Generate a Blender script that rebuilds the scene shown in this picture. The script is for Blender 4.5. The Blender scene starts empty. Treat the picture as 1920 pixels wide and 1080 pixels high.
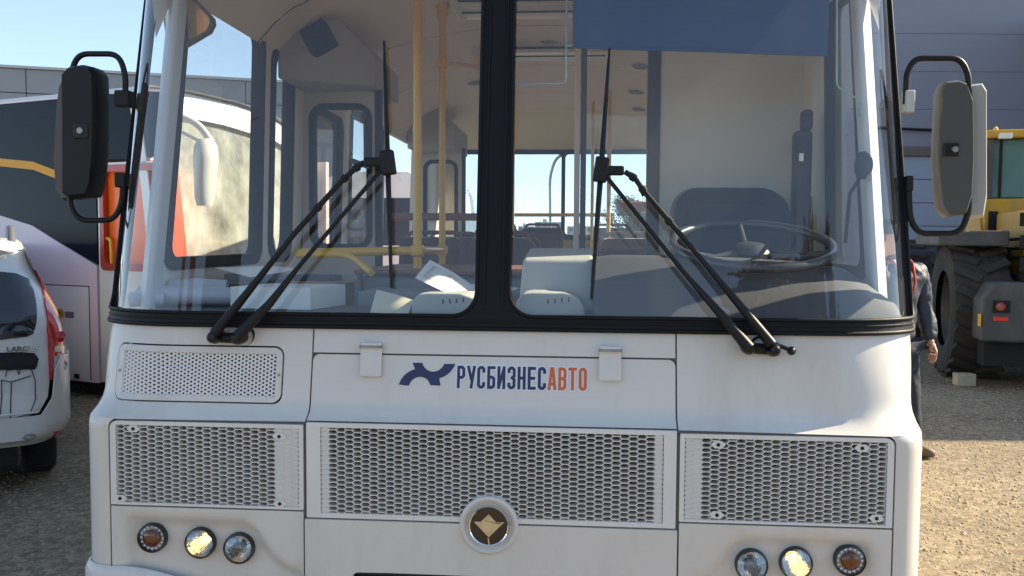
import bpy, math, random
import numpy as np
from mathutils import Vector, Matrix
from mathutils.geometry import delaunay_2d_cdt
random.seed(7)
R = math.radians
SC = bpy.context.scene
COL = SC.collection

# ------------------------------------------------------------------ camera, sky, sun, exposure
FPX, CAMZ, HOR, YAW, ROLL = 1660.0, 1.5, 445.0, 4.5, .35
PITCH = math.atan((540 - HOR) / FPX)
fw = Vector((0, math.cos(PITCH), -math.sin(PITCH)))
up0 = Vector((0, math.sin(PITCH), math.cos(PITCH))); rt0 = Vector((1, 0, 0))
rt = rt0 * math.cos(R(ROLL)) + up0 * math.sin(R(ROLL)); up = up0 * math.cos(R(ROLL)) - rt0 * math.sin(R(ROLL))
CP = Vector((0, 0, CAMZ))
cd = bpy.data.cameras.new('camera'); cam = bpy.data.objects.new('camera', cd); COL.objects.link(cam)
cd.sensor_width = 36; cd.lens = 36 * FPX / 1920; cd.clip_start = .05; cd.clip_end = 6000
m = Matrix((rt, up, -fw)).transposed().to_4x4(); m.translation = CP; cam.matrix_world = m
cd.dof.use_dof = False
SC.camera = cam

SUN_AZ = Vector((.965, .25, 0)).normalized(); SUN_EL = R(33)
w = bpy.data.worlds.new('World'); SC.world = w; w.use_nodes = True
nt = w.node_tree; nt.nodes.clear()
sky = nt.nodes.new('ShaderNodeTexSky'); sky.sky_type = 'NISHITA'; sky.sun_disc = False
sky.sun_elevation = SUN_EL; sky.sun_rotation = math.atan2(SUN_AZ.x, SUN_AZ.y)
sky.air_density = 1.0; sky.altitude = 1500; sky.dust_density = .05; sky.ozone_density = 1.0
bg = nt.nodes.new('ShaderNodeBackground'); bg.inputs['Strength'].default_value = .118
wo = nt.nodes.new('ShaderNodeOutputWorld')
stc = nt.nodes.new('ShaderNodeTexCoord'); sad = nt.nodes.new('ShaderNodeVectorMath'); sad.operation = 'ADD'; sad.inputs[1].default_value = (0, 0, .13)
snm = nt.nodes.new('ShaderNodeVectorMath'); snm.operation = 'NORMALIZE'     # the pale band hugging the horizon is kept out of the sky
nt.links.new(stc.outputs['Generated'], sad.inputs[0]); nt.links.new(sad.outputs[0], snm.inputs[0]); nt.links.new(snm.outputs[0], sky.inputs[0])
nt.links.new(sky.outputs[0], bg.inputs[0]); nt.links.new(bg.outputs[0], wo.inputs[0])
sd = bpy.data.lights.new('sun', 'SUN'); sd.energy = 3.7; sd.angle = R(.5); sd.color = (1, .92, .80)
sun = bpy.data.objects.new('sun', sd); COL.objects.link(sun)
sdir = (SUN_AZ * math.cos(SUN_EL) + Vector((0, 0, math.sin(SUN_EL))))
sun.rotation_euler = sdir.to_track_quat('Z', 'Y').to_euler(); sun.location = (20, 20, 20)
SC.view_settings.view_transform = 'Standard'; SC.view_settings.look = 'None'
SC.view_settings.exposure = 1.76; SC.view_settings.gamma = 1; SC.view_settings.use_curve_mapping = False
SC.view_settings.use_white_balance = True; SC.view_settings.white_balance_temperature = 7900; SC.view_settings.white_balance_tint = 6
SC.cycles.use_denoising = True
SC.cycles.max_bounces = 14; SC.cycles.transparent_max_bounces = 24; SC.cycles.glossy_bounces = 4; SC.cycles.diffuse_bounces = 9
SC.cycles.sample_clamp_indirect = 6; SC.cycles.caustics_reflective = False; SC.cycles.caustics_refractive = False

# ------------------------------------------------------------------ geometry helpers
BO = Vector((-.066, 2.55, 0))                       # bus origin: ground under the middle of its front
BX = Vector((math.cos(R(YAW)), -math.sin(R(YAW)), 0)); BY = Vector((math.sin(R(YAW)), math.cos(R(YAW)), 0))
def ray(u, v): return fw + rt * ((u - 960) / FPX) - up * ((v - 540) / FPX)
def Bp(u, v, y):                                    # bus-local point seen at (u, v) at local depth y
    d = ray(u, v); t = (y - (CP - BO).dot(BY)) / d.dot(BY); P = CP + d * t - BO
    return Vector((P.dot(BX), y, P.z))
def Sp(u, v, x):                                    # same, on a side wall x = const
    d = ray(u, v); t = (x - (CP - BO).dot(BX)) / d.dot(BX); P = CP + d * t - BO
    return Vector((x, P.dot(BY), P.z))
def Wp(u, v, Y):                                    # world point at depth Y
    d = ray(u, v); return CP + d * (Y / d.y)
def Gp(u, v, z=0):
    d = ray(u, v); return CP + d * ((z - CAMZ) / d.z)
def W2B(p): q = Vector(p) - BO; return Vector((q.dot(BX), q.dot(BY), q.z))

def srgb(r, g, b):
    f = lambda c: c / 12.92 if c <= .04045 else ((c + .055) / 1.055) ** 2.4
    return (f(r / 255), f(g / 255), f(b / 255))

class MB:
    def __init__(s): s.v = []; s.f = []; s.mi = []; s.cur = 0
    def add(s, vs, fs):
        o = len(s.v); s.v += [tuple(p) for p in vs]
        s.f += [tuple(i + o for i in f) for f in fs]; s.mi += [s.cur] * len(fs); return s
    def box(s, x0, x1, y0, y1, z0, z1):
        return s.add([(x0,y0,z0),(x1,y0,z0),(x1,y1,z0),(x0,y1,z0),(x0,y0,z1),(x1,y0,z1),(x1,y1,z1),(x0,y1,z1)],
                     [(0,3,2,1),(4,5,6,7),(0,1,5,4),(1,2,6,5),(2,3,7,6),(3,0,4,7)])
    def hexa(s, b, t):                              # 4 bottom + 4 top points
        return s.add(list(b) + list(t), [(0,3,2,1),(4,5,6,7),(0,1,5,4),(1,2,6,5),(2,3,7,6),(3,0,4,7)])
    def obox(s, c, size, rot):                      # oriented box, rot = Matrix 3x3
        c = Vector(c); a, b, d = [x / 2 for x in size]
        P = [c + rot @ Vector((i*a, j*b, k*d)) for k in (-1,1) for i, j in ((-1,-1),(1,-1),(1,1),(-1,1))]
        return s.add(P, [(0,3,2,1),(4,5,6,7),(0,1,5,4),(1,2,6,5),(2,3,7,6),(3,0,4,7)])
    def tube(s, pts, r, n=10, closed=False, sq=None):
        pts = [Vector(p) for p in pts]; N = len(pts); o = len(s.v); prev = None; rings = []
        rr = r if isinstance(r, (list, tuple)) else [r] * N
        for i, p in enumerate(pts):
            a = pts[(i-1) % N] if (closed or i > 0) else p; b = pts[(i+1) % N] if (closed or i < N-1) else p
            t = (b - a).normalized()
            if prev is None:
                x = t.cross(Vector((0,0,1)) if abs(t.z) < .9 else Vector((1,0,0))).normalized()
            else: x = (prev - t * prev.dot(t)).normalized()
            prev = x; y = t.cross(x)
            rings.append([p + (x * math.cos(2*math.pi*k/n) * (sq[0] if sq else 1) + y * math.sin(2*math.pi*k/n) * (sq[1] if sq else 1)) * rr[i] for k in range(n)])
        vs = [q for g in rings for q in g]; fs = []
        for i in range(N if closed else N-1):
            j = (i+1) % N
            for k in range(n): fs.append((i*n+k, i*n+(k+1)%n, j*n+(k+1)%n, j*n+k))
        if not closed: fs.append(tuple(range(n-1,-1,-1))); fs.append(tuple((N-1)*n+k for k in range(n)))
        return s.add(vs, fs)
    def lathe(s, prof, c, axis, n=32):              # prof: (radius, height along axis)
        c = Vector(c); ax = Vector(axis).normalized()
        x = ax.cross(Vector((0,0,1)) if abs(ax.z) < .9 else Vector((1,0,0))).normalized(); y = ax.cross(x)
        vs = []; fs = []
        for (r, h) in prof:
            for k in range(n):
                a = 2*math.pi*k/n; vs.append(c + ax*h + (x*math.cos(a) + y*math.sin(a))*max(r, 1e-5))
        for i in range(len(prof)-1):
            for k in range(n): fs.append((i*n+k, i*n+(k+1)%n, (i+1)*n+(k+1)%n, (i+1)*n+k))
        return s.add(vs, fs)
    def grid(s, fn, us, vs_):
        V = [fn(u, v) for v in vs_ for u in us]; n = len(us); F = []
        for j in range(len(vs_)-1):
            for i in range(n-1): F.append((j*n+i, j*n+i+1, (j+1)*n+i+1, (j+1)*n+i))
        return s.add(V, F)
    def prism(s, poly, fn, t0, t1):                 # convex or concave polygon, fn(a, b, t) -> point
        n = len(poly)
        vs = [fn(a, b, t0) for a, b in poly] + [fn(a, b, t1) for a, b in poly]
        fs = [tuple(range(n)), tuple(range(2*n-1, n-1, -1))] + [(i, i+n, (i+1)%n+n, (i+1)%n) for i in range(n)]
        return s.add(vs, fs)
    def panel(s, outer, holes, fn, thick, step=.04, both=False):
        # sheet with holes over a curved surface fn(a, b, t), edges turned back by thick
        loops = [dens(outer, step)] + [dens(h, step) for h in holes]
        pts = []; edges = []
        for L in loops:
            o = len(pts); pts += L; edges += [(o+i, o+(i+1) % len(L)) for i in range(len(L))]
        xs = [p[0] for p in outer]; zs = [p[1] for p in outer]
        gx = np.arange(min(xs)+step/2, max(xs), step); gz = np.arange(min(zs)+step/2, max(zs), step)
        if len(gx) and len(gz):
            G = np.array([(a, b) for a in gx for b in gz])
            ok = inside(G, loops[0])
            for L in loops[1:]: ok &= ~inside(G, L)
            G = G[ok]
            B = np.array(pts)
            if len(G):
                dmin = np.array([np.min(np.hypot(B[:,0]-g[0], B[:,1]-g[1])) for g in G])
                pts += [tuple(g) for g in G[dmin > step*.45]]
        res = delaunay_2d_cdt([Vector(p) for p in pts], edges, [], 0, 1e-6)
        V = [tuple(v) for v in res[0]]; T = res[2]
        C = np.array([np.mean([V[i] for i in t], axis=0) for t in T])
        ok = inside(C, loops[0])
        for L in loops[1:]: ok &= ~inside(C, L)
        T = [t for t, k in zip(T, ok) if k]
        o = len(s.v); s.add([fn(a, b, 0) for a, b in V], [tuple(t) for t in T])
        if both: s.add([fn(a, b, thick) for a, b in V], [tuple(reversed(t)) for t in T])
        for L in loops:
            n = len(L)
            s.add([fn(a, b, 0) for a, b in L] + [fn(a, b, thick) for a, b in L], [(i, (i+1)%n, (i+1)%n+n, i+n) for i in range(n)])
        return s
    def build(s, name, mats, parent=None, smooth=False, bevel=0, loc=None, fix=False):
        me = bpy.data.meshes.new(name); me.from_pydata(s.v, [], s.f)
        if not isinstance(mats, (list, tuple)): mats = [mats]
        for mt in mats: me.materials.append(mt)
        if len(mats) > 1: me.polygons.foreach_set('material_index', s.mi)
        if fix:
            import bmesh
            bm = bmesh.new(); bm.from_mesh(me); bmesh.ops.remove_doubles(bm, verts=bm.verts, dist=1e-5)
            bmesh.ops.recalc_face_normals(bm, faces=bm.faces); bm.to_mesh(me); bm.free()
        if smooth:
            me.polygons.foreach_set('use_smooth', [True]*len(me.polygons))
            me.set_sharp_from_angle(angle=R(smooth if smooth is not True else 35))
        me.update()
        o = bpy.data.objects.new(name, me); COL.objects.link(o)
        if parent: o.parent = parent
        if loc: o.location = loc
        if bevel:
            b = o.modifiers.new('bevel', 'BEVEL'); b.width = bevel; b.segments = 3; b.limit_method = 'ANGLE'; b.angle_limit = R(40)
            me.polygons.foreach_set('use_smooth', [True]*len(me.polygons))
            b.harden_normals = False
            me.set_sharp_from_angle(angle=R(180)); o.modifiers.new('wn', 'WEIGHTED_NORMAL')
        return o

def dens(L, step):
    out = []
    for i, p in enumerate(L):
        q = L[(i+1) % len(L)]; d = math.hypot(q[0]-p[0], q[1]-p[1]); n = max(1, int(math.ceil(d/step)))
        for k in range(n): out.append((p[0]+(q[0]-p[0])*k/n, p[1]+(q[1]-p[1])*k/n))
    return out
def inside(P, L):
    P = np.asarray(P, float); x, y = P[:,0], P[:,1]; r = np.zeros(len(P), bool); n = len(L); j = n-1
    for i in range(n):
        xi, yi = L[i]; xj, yj = L[j]
        if yi != yj:
            c = ((yi > y) != (yj > y)) & (x < (xj-xi)*(y-yi)/(yj-yi)+xi); r ^= c
        j = i
    return r
def rrect(x0, x1, z0, z1, r=.02, n=6):
    rs = r if isinstance(r, (tuple, list)) else (r,)*4    # corners bl, br, tr, tl
    out = []
    for (cx, cz, a0, q) in ((x0, z0, 180, 0), (x1, z0, 270, 1), (x1, z1, 0, 2), (x0, z1, 90, 3)):
        rad = rs[q]
        if rad <= 0: out.append((cx, cz)); continue
        ox = cx + rad*(1 if q in (0, 3) else -1); oz = cz + rad*(1 if q in (0, 1) else -1)
        for k in range(n+1):
            a = R(a0 + 90*k/n); out.append((ox+rad*math.cos(a), oz+rad*math.sin(a)))
    return out
def circ(cx, cz, r, n=32): return [(cx+r*math.cos(2*math.pi*k/n), cz+r*math.sin(2*math.pi*k/n)) for k in range(n)]
def smooth_path(pts, rad, n=5):                     # fillet the corners of a polyline
    pts = [Vector(p) for p in pts]; out = [pts[0]]
    for i in range(1, len(pts)-1):
        a, b, c = pts[i-1], pts[i], pts[i+1]; d1 = (a-b); d2 = (c-b); r = min(rad, d1.length*.49, d2.length*.49)
        p = b+d1.normalized()*r; q = b+d2.normalized()*r
        for k in range(n+1):
            t = k/n; out.append(p*(1-t)**2 + b*2*t*(1-t) + q*t*t)
    out.append(pts[-1]); return out

# ------------------------------------------------------------------ materials
def mat(name, col, rough=.5, metal=0, coat=0, var=0, vscale=6, bump=0, bscale=60, spec=.5, emit=None, trans=0, dirt=0, dirtcol=(.25,.2,.15), cloth=0):
    M = bpy.data.materials.new(name); M.use_nodes = True; T = M.node_tree; N = T.nodes; L = T.links
    p = N['Principled BSDF']; p.inputs['Base Color'].default_value = (*col, 1)
    p.inputs['Roughness'].default_value = rough; p.inputs['Metallic'].default_value = metal
    p.inputs['Coat Weight'].default_value = coat; p.inputs['Coat Roughness'].default_value = .08
    p.inputs['Specular IOR Level'].default_value = spec; p.inputs['Transmission Weight'].default_value = trans
    if cloth: p.inputs['Sheen Weight'].default_value = cloth
    if emit: p.inputs['Emission Color'].default_value = (*emit[0], 1); p.inputs['Emission Strength'].default_value = emit[1]
    tc = N.new('ShaderNodeTexCoord')
    cur = None
    if var:
        n = N.new('ShaderNodeTexNoise'); n.inputs['Scale'].default_value = vscale; n.inputs['Detail'].default_value = 6
        L.new(tc.outputs['Object'], n.inputs['Vector'])
        mr = N.new('ShaderNodeMapRange'); mr.inputs[1].default_value = .3; mr.inputs[2].default_value = .7
        mr.inputs[3].default_value = 1-var; mr.inputs[4].default_value = 1+var*.6
        L.new(n.outputs['Fac'], mr.inputs[0])
        hs = N.new('ShaderNodeHueSaturation'); hs.inputs['Color'].default_value = (*col, 1)
        L.new(mr.outputs[0], hs.inputs['Value']); cur = hs.outputs[0]
        r2 = N.new('ShaderNodeMapRange'); r2.inputs[3].default_value = max(0, rough-.08); r2.inputs[4].default_value = min(1, rough+.12)
        L.new(n.outputs['Fac'], r2.inputs[0]); L.new(r2.outputs[0], p.inputs['Roughness'])
    if dirt:
        n = N.new('ShaderNodeTexNoise'); n.inputs['Scale'].default_value = 3.1; n.inputs['Detail'].default_value = 9; n.inputs['Roughness'].default_value = .68
        mp = N.new('ShaderNodeMapping'); mp.inputs['Scale'].default_value = (1.6, 1.6, .55); L.new(tc.outputs['Object'], mp.inputs[0]); L.new(mp.outputs[0], n.inputs['Vector'])
        mr = N.new('ShaderNodeMapRange'); mr.inputs[1].default_value = .48; mr.inputs[2].default_value = .8; mr.inputs[4].default_value = dirt
        L.new(n.outputs['Fac'], mr.inputs[0])
        mx = N.new('ShaderNodeMix'); mx.data_type = 'RGBA'; mx.inputs[7].default_value = (*dirtcol, 1)
        if cur: L.new(cur, mx.inputs[6])
        else: mx.inputs[6].default_value = (*col, 1)
        L.new(mr.outputs[0], mx.inputs[0]); cur = mx.outputs[2]
    if cur: L.new(cur, p.inputs['Base Color'])
    if bump:
        n = N.new('ShaderNodeTexNoise'); n.inputs['Scale'].default_value = bscale; n.inputs['Detail'].default_value = 4
        L.new(tc.outputs['Object'], n.inputs['Vector'])
        b = N.new('ShaderNodeBump'); b.inputs['Strength'].default_value = bump; b.inputs['Distance'].default_value = .01
        L.new(n.outputs['Fac'], b.inputs['Height']); L.new(b.outputs[0], p.inputs['Normal'])
    return M

def glass_mat(name, tint=(.93,.96,.95), dust=.04, refl=1.7, dustcol=(.62,.58,.52)):
    # a single thin pane: clear film + Schlick reflection + a little dust
    M = bpy.data.materials.new(name); M.use_nodes = True; T = M.node_tree; N = T.nodes; L = T.links
    N.clear(); out = N.new('ShaderNodeOutputMaterial')
    tr = N.new('ShaderNodeBsdfTransparent'); tr.inputs[0].default_value = (*tint, 1)
    gl = N.new('ShaderNodeBsdfGlossy'); gl.inputs['Roughness'].default_value = .0; gl.inputs['Color'].default_value = (1,1,1,1)
    g = N.new('ShaderNodeNewGeometry')
    dp = N.new('ShaderNodeVectorMath'); dp.operation = 'DOT_PRODUCT'; L.new(g.outputs['Normal'], dp.inputs[0]); L.new(g.outputs['Incoming'], dp.inputs[1])
    def mth(op, a, b=None):
        n = N.new('ShaderNodeMath'); n.operation = op
        for i, q in enumerate((a, b)):
            if q is None: continue
            if isinstance(q, (int, float)): n.inputs[i].default_value = q
            else: L.new(q, n.inputs[i])
        return n.outputs[0]
    c = mth('ABSOLUTE', dp.outputs['Value']); k = mth('POWER', mth('SUBTRACT', 1.0, c), 5.0)
    F = mth('MINIMUM', mth('MULTIPLY', mth('ADD', mth('MULTIPLY', k, .96), .043), refl), 1.0)
    mx = N.new('ShaderNodeMixShader'); L.new(F, mx.inputs[0]); L.new(tr.outputs[0], mx.inputs[1]); L.new(gl.outputs[0], mx.inputs[2])
    last = mx.outputs[0]
    if dust:
        tc = N.new('ShaderNodeTexCoord'); n = N.new('ShaderNodeTexNoise'); n.inputs['Scale'].default_value = 2.2; n.inputs['Detail'].default_value = 8; n.inputs['Roughness'].default_value = .65
        mp = N.new('ShaderNodeMapping'); mp.inputs['Scale'].default_value = (1.7, 1, .6); L.new(tc.outputs['Object'], mp.inputs[0]); L.new(mp.outputs[0], n.inputs['Vector'])
        mr = N.new('ShaderNodeMapRange'); mr.inputs[1].default_value = .35; mr.inputs[2].default_value = .75; mr.inputs[3].default_value = dust*.4; mr.inputs[4].default_value = dust*2.2
        L.new(n.outputs['Fac'], mr.inputs[0])
        df = N.new('ShaderNodeBsdfTranslucent'); df.inputs[0].default_value = (*dustcol, 1)
        d2 = N.new('ShaderNodeBsdfDiffuse'); d2.inputs[0].default_value = (*dustcol, 1)
        ad = N.new('ShaderNodeMixShader'); ad.inputs[0].default_value = .5; L.new(df.outputs[0], ad.inputs[1]); L.new(d2.outputs[0], ad.inputs[2])
        m2 = N.new('ShaderNodeMixShader'); L.new(mr.outputs[0], m2.inputs[0]); L.new(last, m2.inputs[1]); L.new(ad.outputs[0], m2.inputs[2]); last = m2.outputs[0]
    L.new(last, out.inputs[0]); return M

WHITE = mat('white_paint', (.67,.62,.565), .38, coat=.35, var=.03, vscale=2.5, dirt=.42, dirtcol=(.42,.36,.28), bump=.06, bscale=3)
WHITEIN = mat('white_plastic', (.6,.6,.57), .5, var=.04, bump=.03, bscale=120)
GRILLW = mat('grille_white', (.74,.70,.66), .45, var=.03, dirt=.15, dirtcol=(.4,.34,.27))
RUBBER = mat('black_rubber', (.006,.006,.007), .5, var=.2, vscale=20, bump=.05, bscale=90, spec=.22)
BLACKP = mat('black_plastic', (.008,.008,.009), .42, var=.15, vscale=14, bump=.06, bscale=220, spec=.3)
SATIN = mat('black_satin', (.006,.006,.007), .3, spec=.35)
DARK = mat('dark_cavity', (.012,.012,.013), .9)
BAY = mat('bay_grey', (.05,.05,.052), .8)
WGLASS = glass_mat('windscreen_glass', (.97,.98,.97), .05, 1.55)
SGLASS = glass_mat('side_glass', (.94,.96,.95), .03, 1.2)
CHROME = mat('chrome', (.72,.71,.69), .08, metal=1)
STEEL = mat('worn_steel', (.35,.34,.32), .35, metal=1, var=.2, vscale=40)
YELLOW = mat('yellow_enamel', (.80,.42,.03), .35, coat=.3, var=.04)
CEIL = mat('ceiling_laminate', (.88,.76,.67), .6, var=.02)
CREAM = mat('cream_panel', (.78,.72,.56), .6, var=.02)
BEIGE = mat('beige_partition', (.64,.60,.53), .65, var=.03, vscale=3)
INTG = mat('grey_trim', (.27,.29,.31), .55, var=.05, bump=.04, bscale=200)
DASH = mat('dash_plastic', (.055,.06,.07), .55, bump=.08, bscale=260, var=.06)
DASHL = mat('pale_grey_plastic', (.42,.44,.43), .5, bump=.05, bscale=200, var=.05)
FLOORM = mat('bus_floor', (.26,.25,.24), .7, var=.1)
SEATP = mat('plum_seat_cloth', (.12,.075,.085), .85, var=.12, vscale=60, cloth=.3)
SEATD = mat('slate_seat_cloth', (.018,.028,.05), .85, var=.1, vscale=80, cloth=.3)
BROWN = mat('brown_rail', (.20,.08,.055), .5, var=.1)
BLUEV = mat('blue_blind_cloth', (.012,.055,.16), .75, var=.05, vscale=30)
NAVY = mat('navy_print', srgb(34,40,82), .4); ORANGE = mat('orange_print', srgb(214,98,44), .4); PRINTW = mat('white_print', (.72,.72,.76), .4)
PAPER = mat('paper', (.85,.83,.79), .7, var=.03); CREAMP = mat('cream_paper', (.66,.6,.46), .7, var=.06, vscale=12)
INK = mat('ink', (.12,.12,.14), .8)

def setp(o, label=None, cat=None, group=None, kind=None):
    for k, v in (('label', label), ('category', cat), ('group', group), ('kind', kind)):
        if v: o[k] = v
    return o
def thing(name, label, cat, loc=(0,0,0), rz=0, group=None):
    o = bpy.data.objects.new(name, None); COL.objects.link(o); o.location = loc; o.rotation_euler = (0,0,rz)
    o.empty_display_size = .2
    return setp(o, label, cat, group)
def copy_tree(o, parent=None):
    c = o.copy(); COL.objects.link(c); c.parent = parent
    for ch in [q for q in bpy.data.objects if q.parent == o]: copy_tree(ch, c)
    return c

# ------------------------------------------------------------------ ground
def ground_mat():
    M = bpy.data.materials.new('gravelly_dirt'); M.use_nodes = True; T = M.node_tree; N = T.nodes; L = T.links; p = N['Principled BSDF']
    tc = N.new('ShaderNodeTexCoord')
    def noise(s, d, r=.6):
        n = N.new('ShaderNodeTexNoise'); n.inputs['Scale'].default_value = s; n.inputs['Detail'].default_value = d; n.inputs['Roughness'].default_value = r
        L.new(tc.outputs['Object'], n.inputs['Vector']); return n
    n1 = noise(.9, 8); n2 = noise(14, 8, .7); vo = N.new('ShaderNodeTexVoronoi'); vo.inputs['Scale'].default_value = 38; L.new(tc.outputs['Object'], vo.inputs['Vector'])
    cr = N.new('ShaderNodeValToRGB'); e = cr.color_ramp.elements; e[0].position = .3; e[0].color = (.15,.115,.078,1); e[1].position = .72; e[1].color = (.40,.315,.21,1)
    L.new(n2.outputs['Fac'], cr.inputs[0])
    c2 = N.new('ShaderNodeValToRGB'); e = c2.color_ramp.elements; e[0].position = .35; e[0].color = (.55,.53,.5,1); e[1].position = .65; e[1].color = (1,1,1,1)
    L.new(n1.outputs['Fac'], c2.inputs[0])
    mx = N.new('ShaderNodeMix'); mx.data_type = 'RGBA'; mx.blend_type = 'MULTIPLY'; mx.inputs[0].default_value = .8
    L.new(cr.outputs[0], mx.inputs[6]); L.new(c2.outputs[0], mx.inputs[7])
    vr = N.new('ShaderNodeMapRange'); vr.inputs[1].default_value = 0; vr.inputs[2].default_value = 1; vr.inputs[3].default_value = .65; vr.inputs[4].default_value = 1.25
    sp = N.new('ShaderNodeSeparateColor'); L.new(vo.outputs['Color'], sp.inputs[0]); L.new(sp.outputs[0], vr.inputs[0])
    hs = N.new('ShaderNodeHueSaturation'); L.new(mx.outputs[2], hs.inputs['Color']); L.new(vr.outputs[0], hs.inputs['Value'])
    L.new(hs.outputs[0], p.inputs['Base Color']); p.inputs['Roughness'].default_value = .9
    b = N.new('ShaderNodeBump'); b.inputs['Strength'].default_value = .6; b.inputs['Distance'].default_value = .015
    ad = N.new('ShaderNodeMath'); ad.operation = 'ADD'; L.new(n2.outputs['Fac'], ad.inputs[0])
    vd = N.new('ShaderNodeMath'); vd.operation = 'MULTIPLY'; vd.inputs[1].default_value = -.5; L.new(vo.outputs['Distance'], vd.inputs[0]); L.new(vd.outputs[0], ad.inputs[1])
    L.new(ad.outputs[0], b.inputs['Height']); L.new(b.outputs[0], p.inputs['Normal'])
    return M
GM = ground_mat()
g = MB(); g.grid(lambda u, v: (u, v, 0), [-3000,-300,-40,-12,12,40,300,3000], [-3000,-300,-40,-8,20,60,300,3000])
setp(g.build('ground', GM), kind='structure')
STONE = mat('stones', (.33,.27,.19), .9, var=.3, vscale=30)
g = MB(); rs = random.Random(3)
def stone(x, y, r):
    vs = []
    for k in range(5):
        a = 2*math.pi*k/5 + rs.uniform(-.3,.3); q = r*rs.uniform(.7,1.2); vs.append((x+q*math.cos(a), y+q*math.sin(a), -.002))
    h = r*rs.uniform(.25,.6); t = []
    for k in range(3):
        a = 2*math.pi*k/3 + rs.uniform(-.4,.4); q = r*rs.uniform(.3,.6); t.append((x+q*math.cos(a), y+q*math.sin(a), h*rs.uniform(.8,1.1)))
    g.add(vs+t, [(5,6,7),(0,1,5),(1,6,5),(1,2,6),(2,3,6),(3,7,6),(3,4,7),(4,5,7),(4,0,5)])
for (u0, u1, n) in ((-60, 230, 9000), (1690, 1990, 15000)):
    for k in range(n):
        u = rs.uniform(u0, u1); v = 445 + 1/ rs.uniform(1/720, 1/190)
        if v < 640: continue
        p = Gp(u, v); stone(p.x, p.y, rs.choice((.003,.004,.005,.006,.007,.009,.014))*rs.uniform(.6,1.2))
setp(g.build('gravel', STONE), 'loose pale gravel and wood chips scattered over the dirt yard', 'gravel', kind='stuff')

# ------------------------------------------------------------------ THE BUS (x right, y towards its rear, z up)
bus = thing('bus', 'white bus facing the camera with split windscreen, honeycomb grilles and blue and orange lettering', 'bus', BO, -R(YAW))
def lerp(a, b, t): t = max(0, min(1, t)); return a + (b-a)*t
def sm(t): t = max(0, min(1, t)); return t*t*(3-2*t)
LAMPREC = [(-1.118,.28),(-1.118,.61),(-1.095,.655),(-.74,.655),(-.69,.63),(-.635,.545),(-.59,.515),(-.545,.505),(-.545,.28)]
def polydist(px, pz, L):
    best = 9
    for i in range(len(L)):
        ax, az = L[i]; bx, bz = L[(i+1) % len(L)]; dx, dz = bx-ax, bz-az
        t = max(0, min(1, ((px-ax)*dx+(pz-az)*dz)/(dx*dx+dz*dz+1e-12)))
        best = min(best, math.hypot(px-ax-t*dx, pz-az-t*dz))
    return best
def XW(z): return 1.25 + .026*sm((z-1.0)/.22) - .034*max(0, z-1.27)
def F(s, z, t=0, rec=False):
    # surface of the bus front at arc position s and height z; t = depth inwards
    if z < .945: y = 0; ny, nz = 1, 0
    elif z < .985: y = .046*sm((z-.945)/.04)
    elif z < 1.27: y = .046 + (z-.985)*.19
    else: y = .100 + (z-1.27)*.16
    X = XW(z)
    q = sm((z-.925)/.10); q2 = sm((z-1.0)/.27)
    a = lerp(.095, .23, q); a = lerp(a, .34, q2) if z > 1.0 else a
    b = lerp(.085, .13, q); b = lerp(b, .21, q2) if z > 1.0 else b
    sg = -1 if s < 0 else 1; A = abs(s); fl = X-a
    if A <= fl: x, ex, ey = A, 0, 1
    else:
        th = min((A-fl)/(1.25*a), 1.15)*math.pi/2
        x = fl + a*math.sin(th); y += b*(1-math.cos(th)); ex, ey = -math.sin(th), math.cos(th)
    if rec:
        pl = LAMPREC; xx = -A
        if inside([(xx, z)], pl)[0]: y += .020*sm(polydist(xx, z, pl)/.034)
    return (sg*(x + ex*t), y + ey*t, z)
def SMAX(z):
    X = XW(z); q = sm((z-.925)/.10); q2 = sm((z-1.0)/.27)
    a = lerp(.095, .23, q); a = lerp(a, .34, q2) if z > 1.0 else a
    return X - a + 1.25*a
TH = .022
# corner panels (outer strip plus everything above the crease, beside the hood)
for sg in (-1, 1):
    zs = [.30,.50,.70,.85,.93,.945,.955,.965,.975,.985,1.0,1.03,1.08,1.14,1.20,1.235]
    out = [(sg*1.153, .30), (sg*1.153, .925), (sg*1.148,.938), (sg*1.135, .947), (sg*.5475, .951), (sg*.5475, 1.235)]
    out += [(sg*(SMAX(z)+.0), z) for z in reversed(zs)]
    hole = []
    if sg < 0: hole = [rrect(-1.158, -.632, .992, 1.165, .03)]
    MB().panel(out, hole, F, TH, step=.022).build('front_corner_panel', WHITE, bus, smooth=50)
    # body side skin behind the corner, below the windows and above them
    s = MB(); xs = sg*1.25
    def side(a, b, t, xs=xs, sg=sg): return (xs - sg*t - (0 if b < 1.27 else sg*.03*(b-1.27)), a, b)
# hood
MB().panel(rrect(-.5425, .5425, .954, 1.143, (.002,.002,.02,.02)), [], F, TH, step=.02).build('hood', WHITE, bus, smooth=50)
MB().panel(rrect(-.5425, .5425, 1.1485, 1.235, .002), [], F, TH, step=.03).build('cowl_panel', WHITE, bus, smooth=50)
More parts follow.
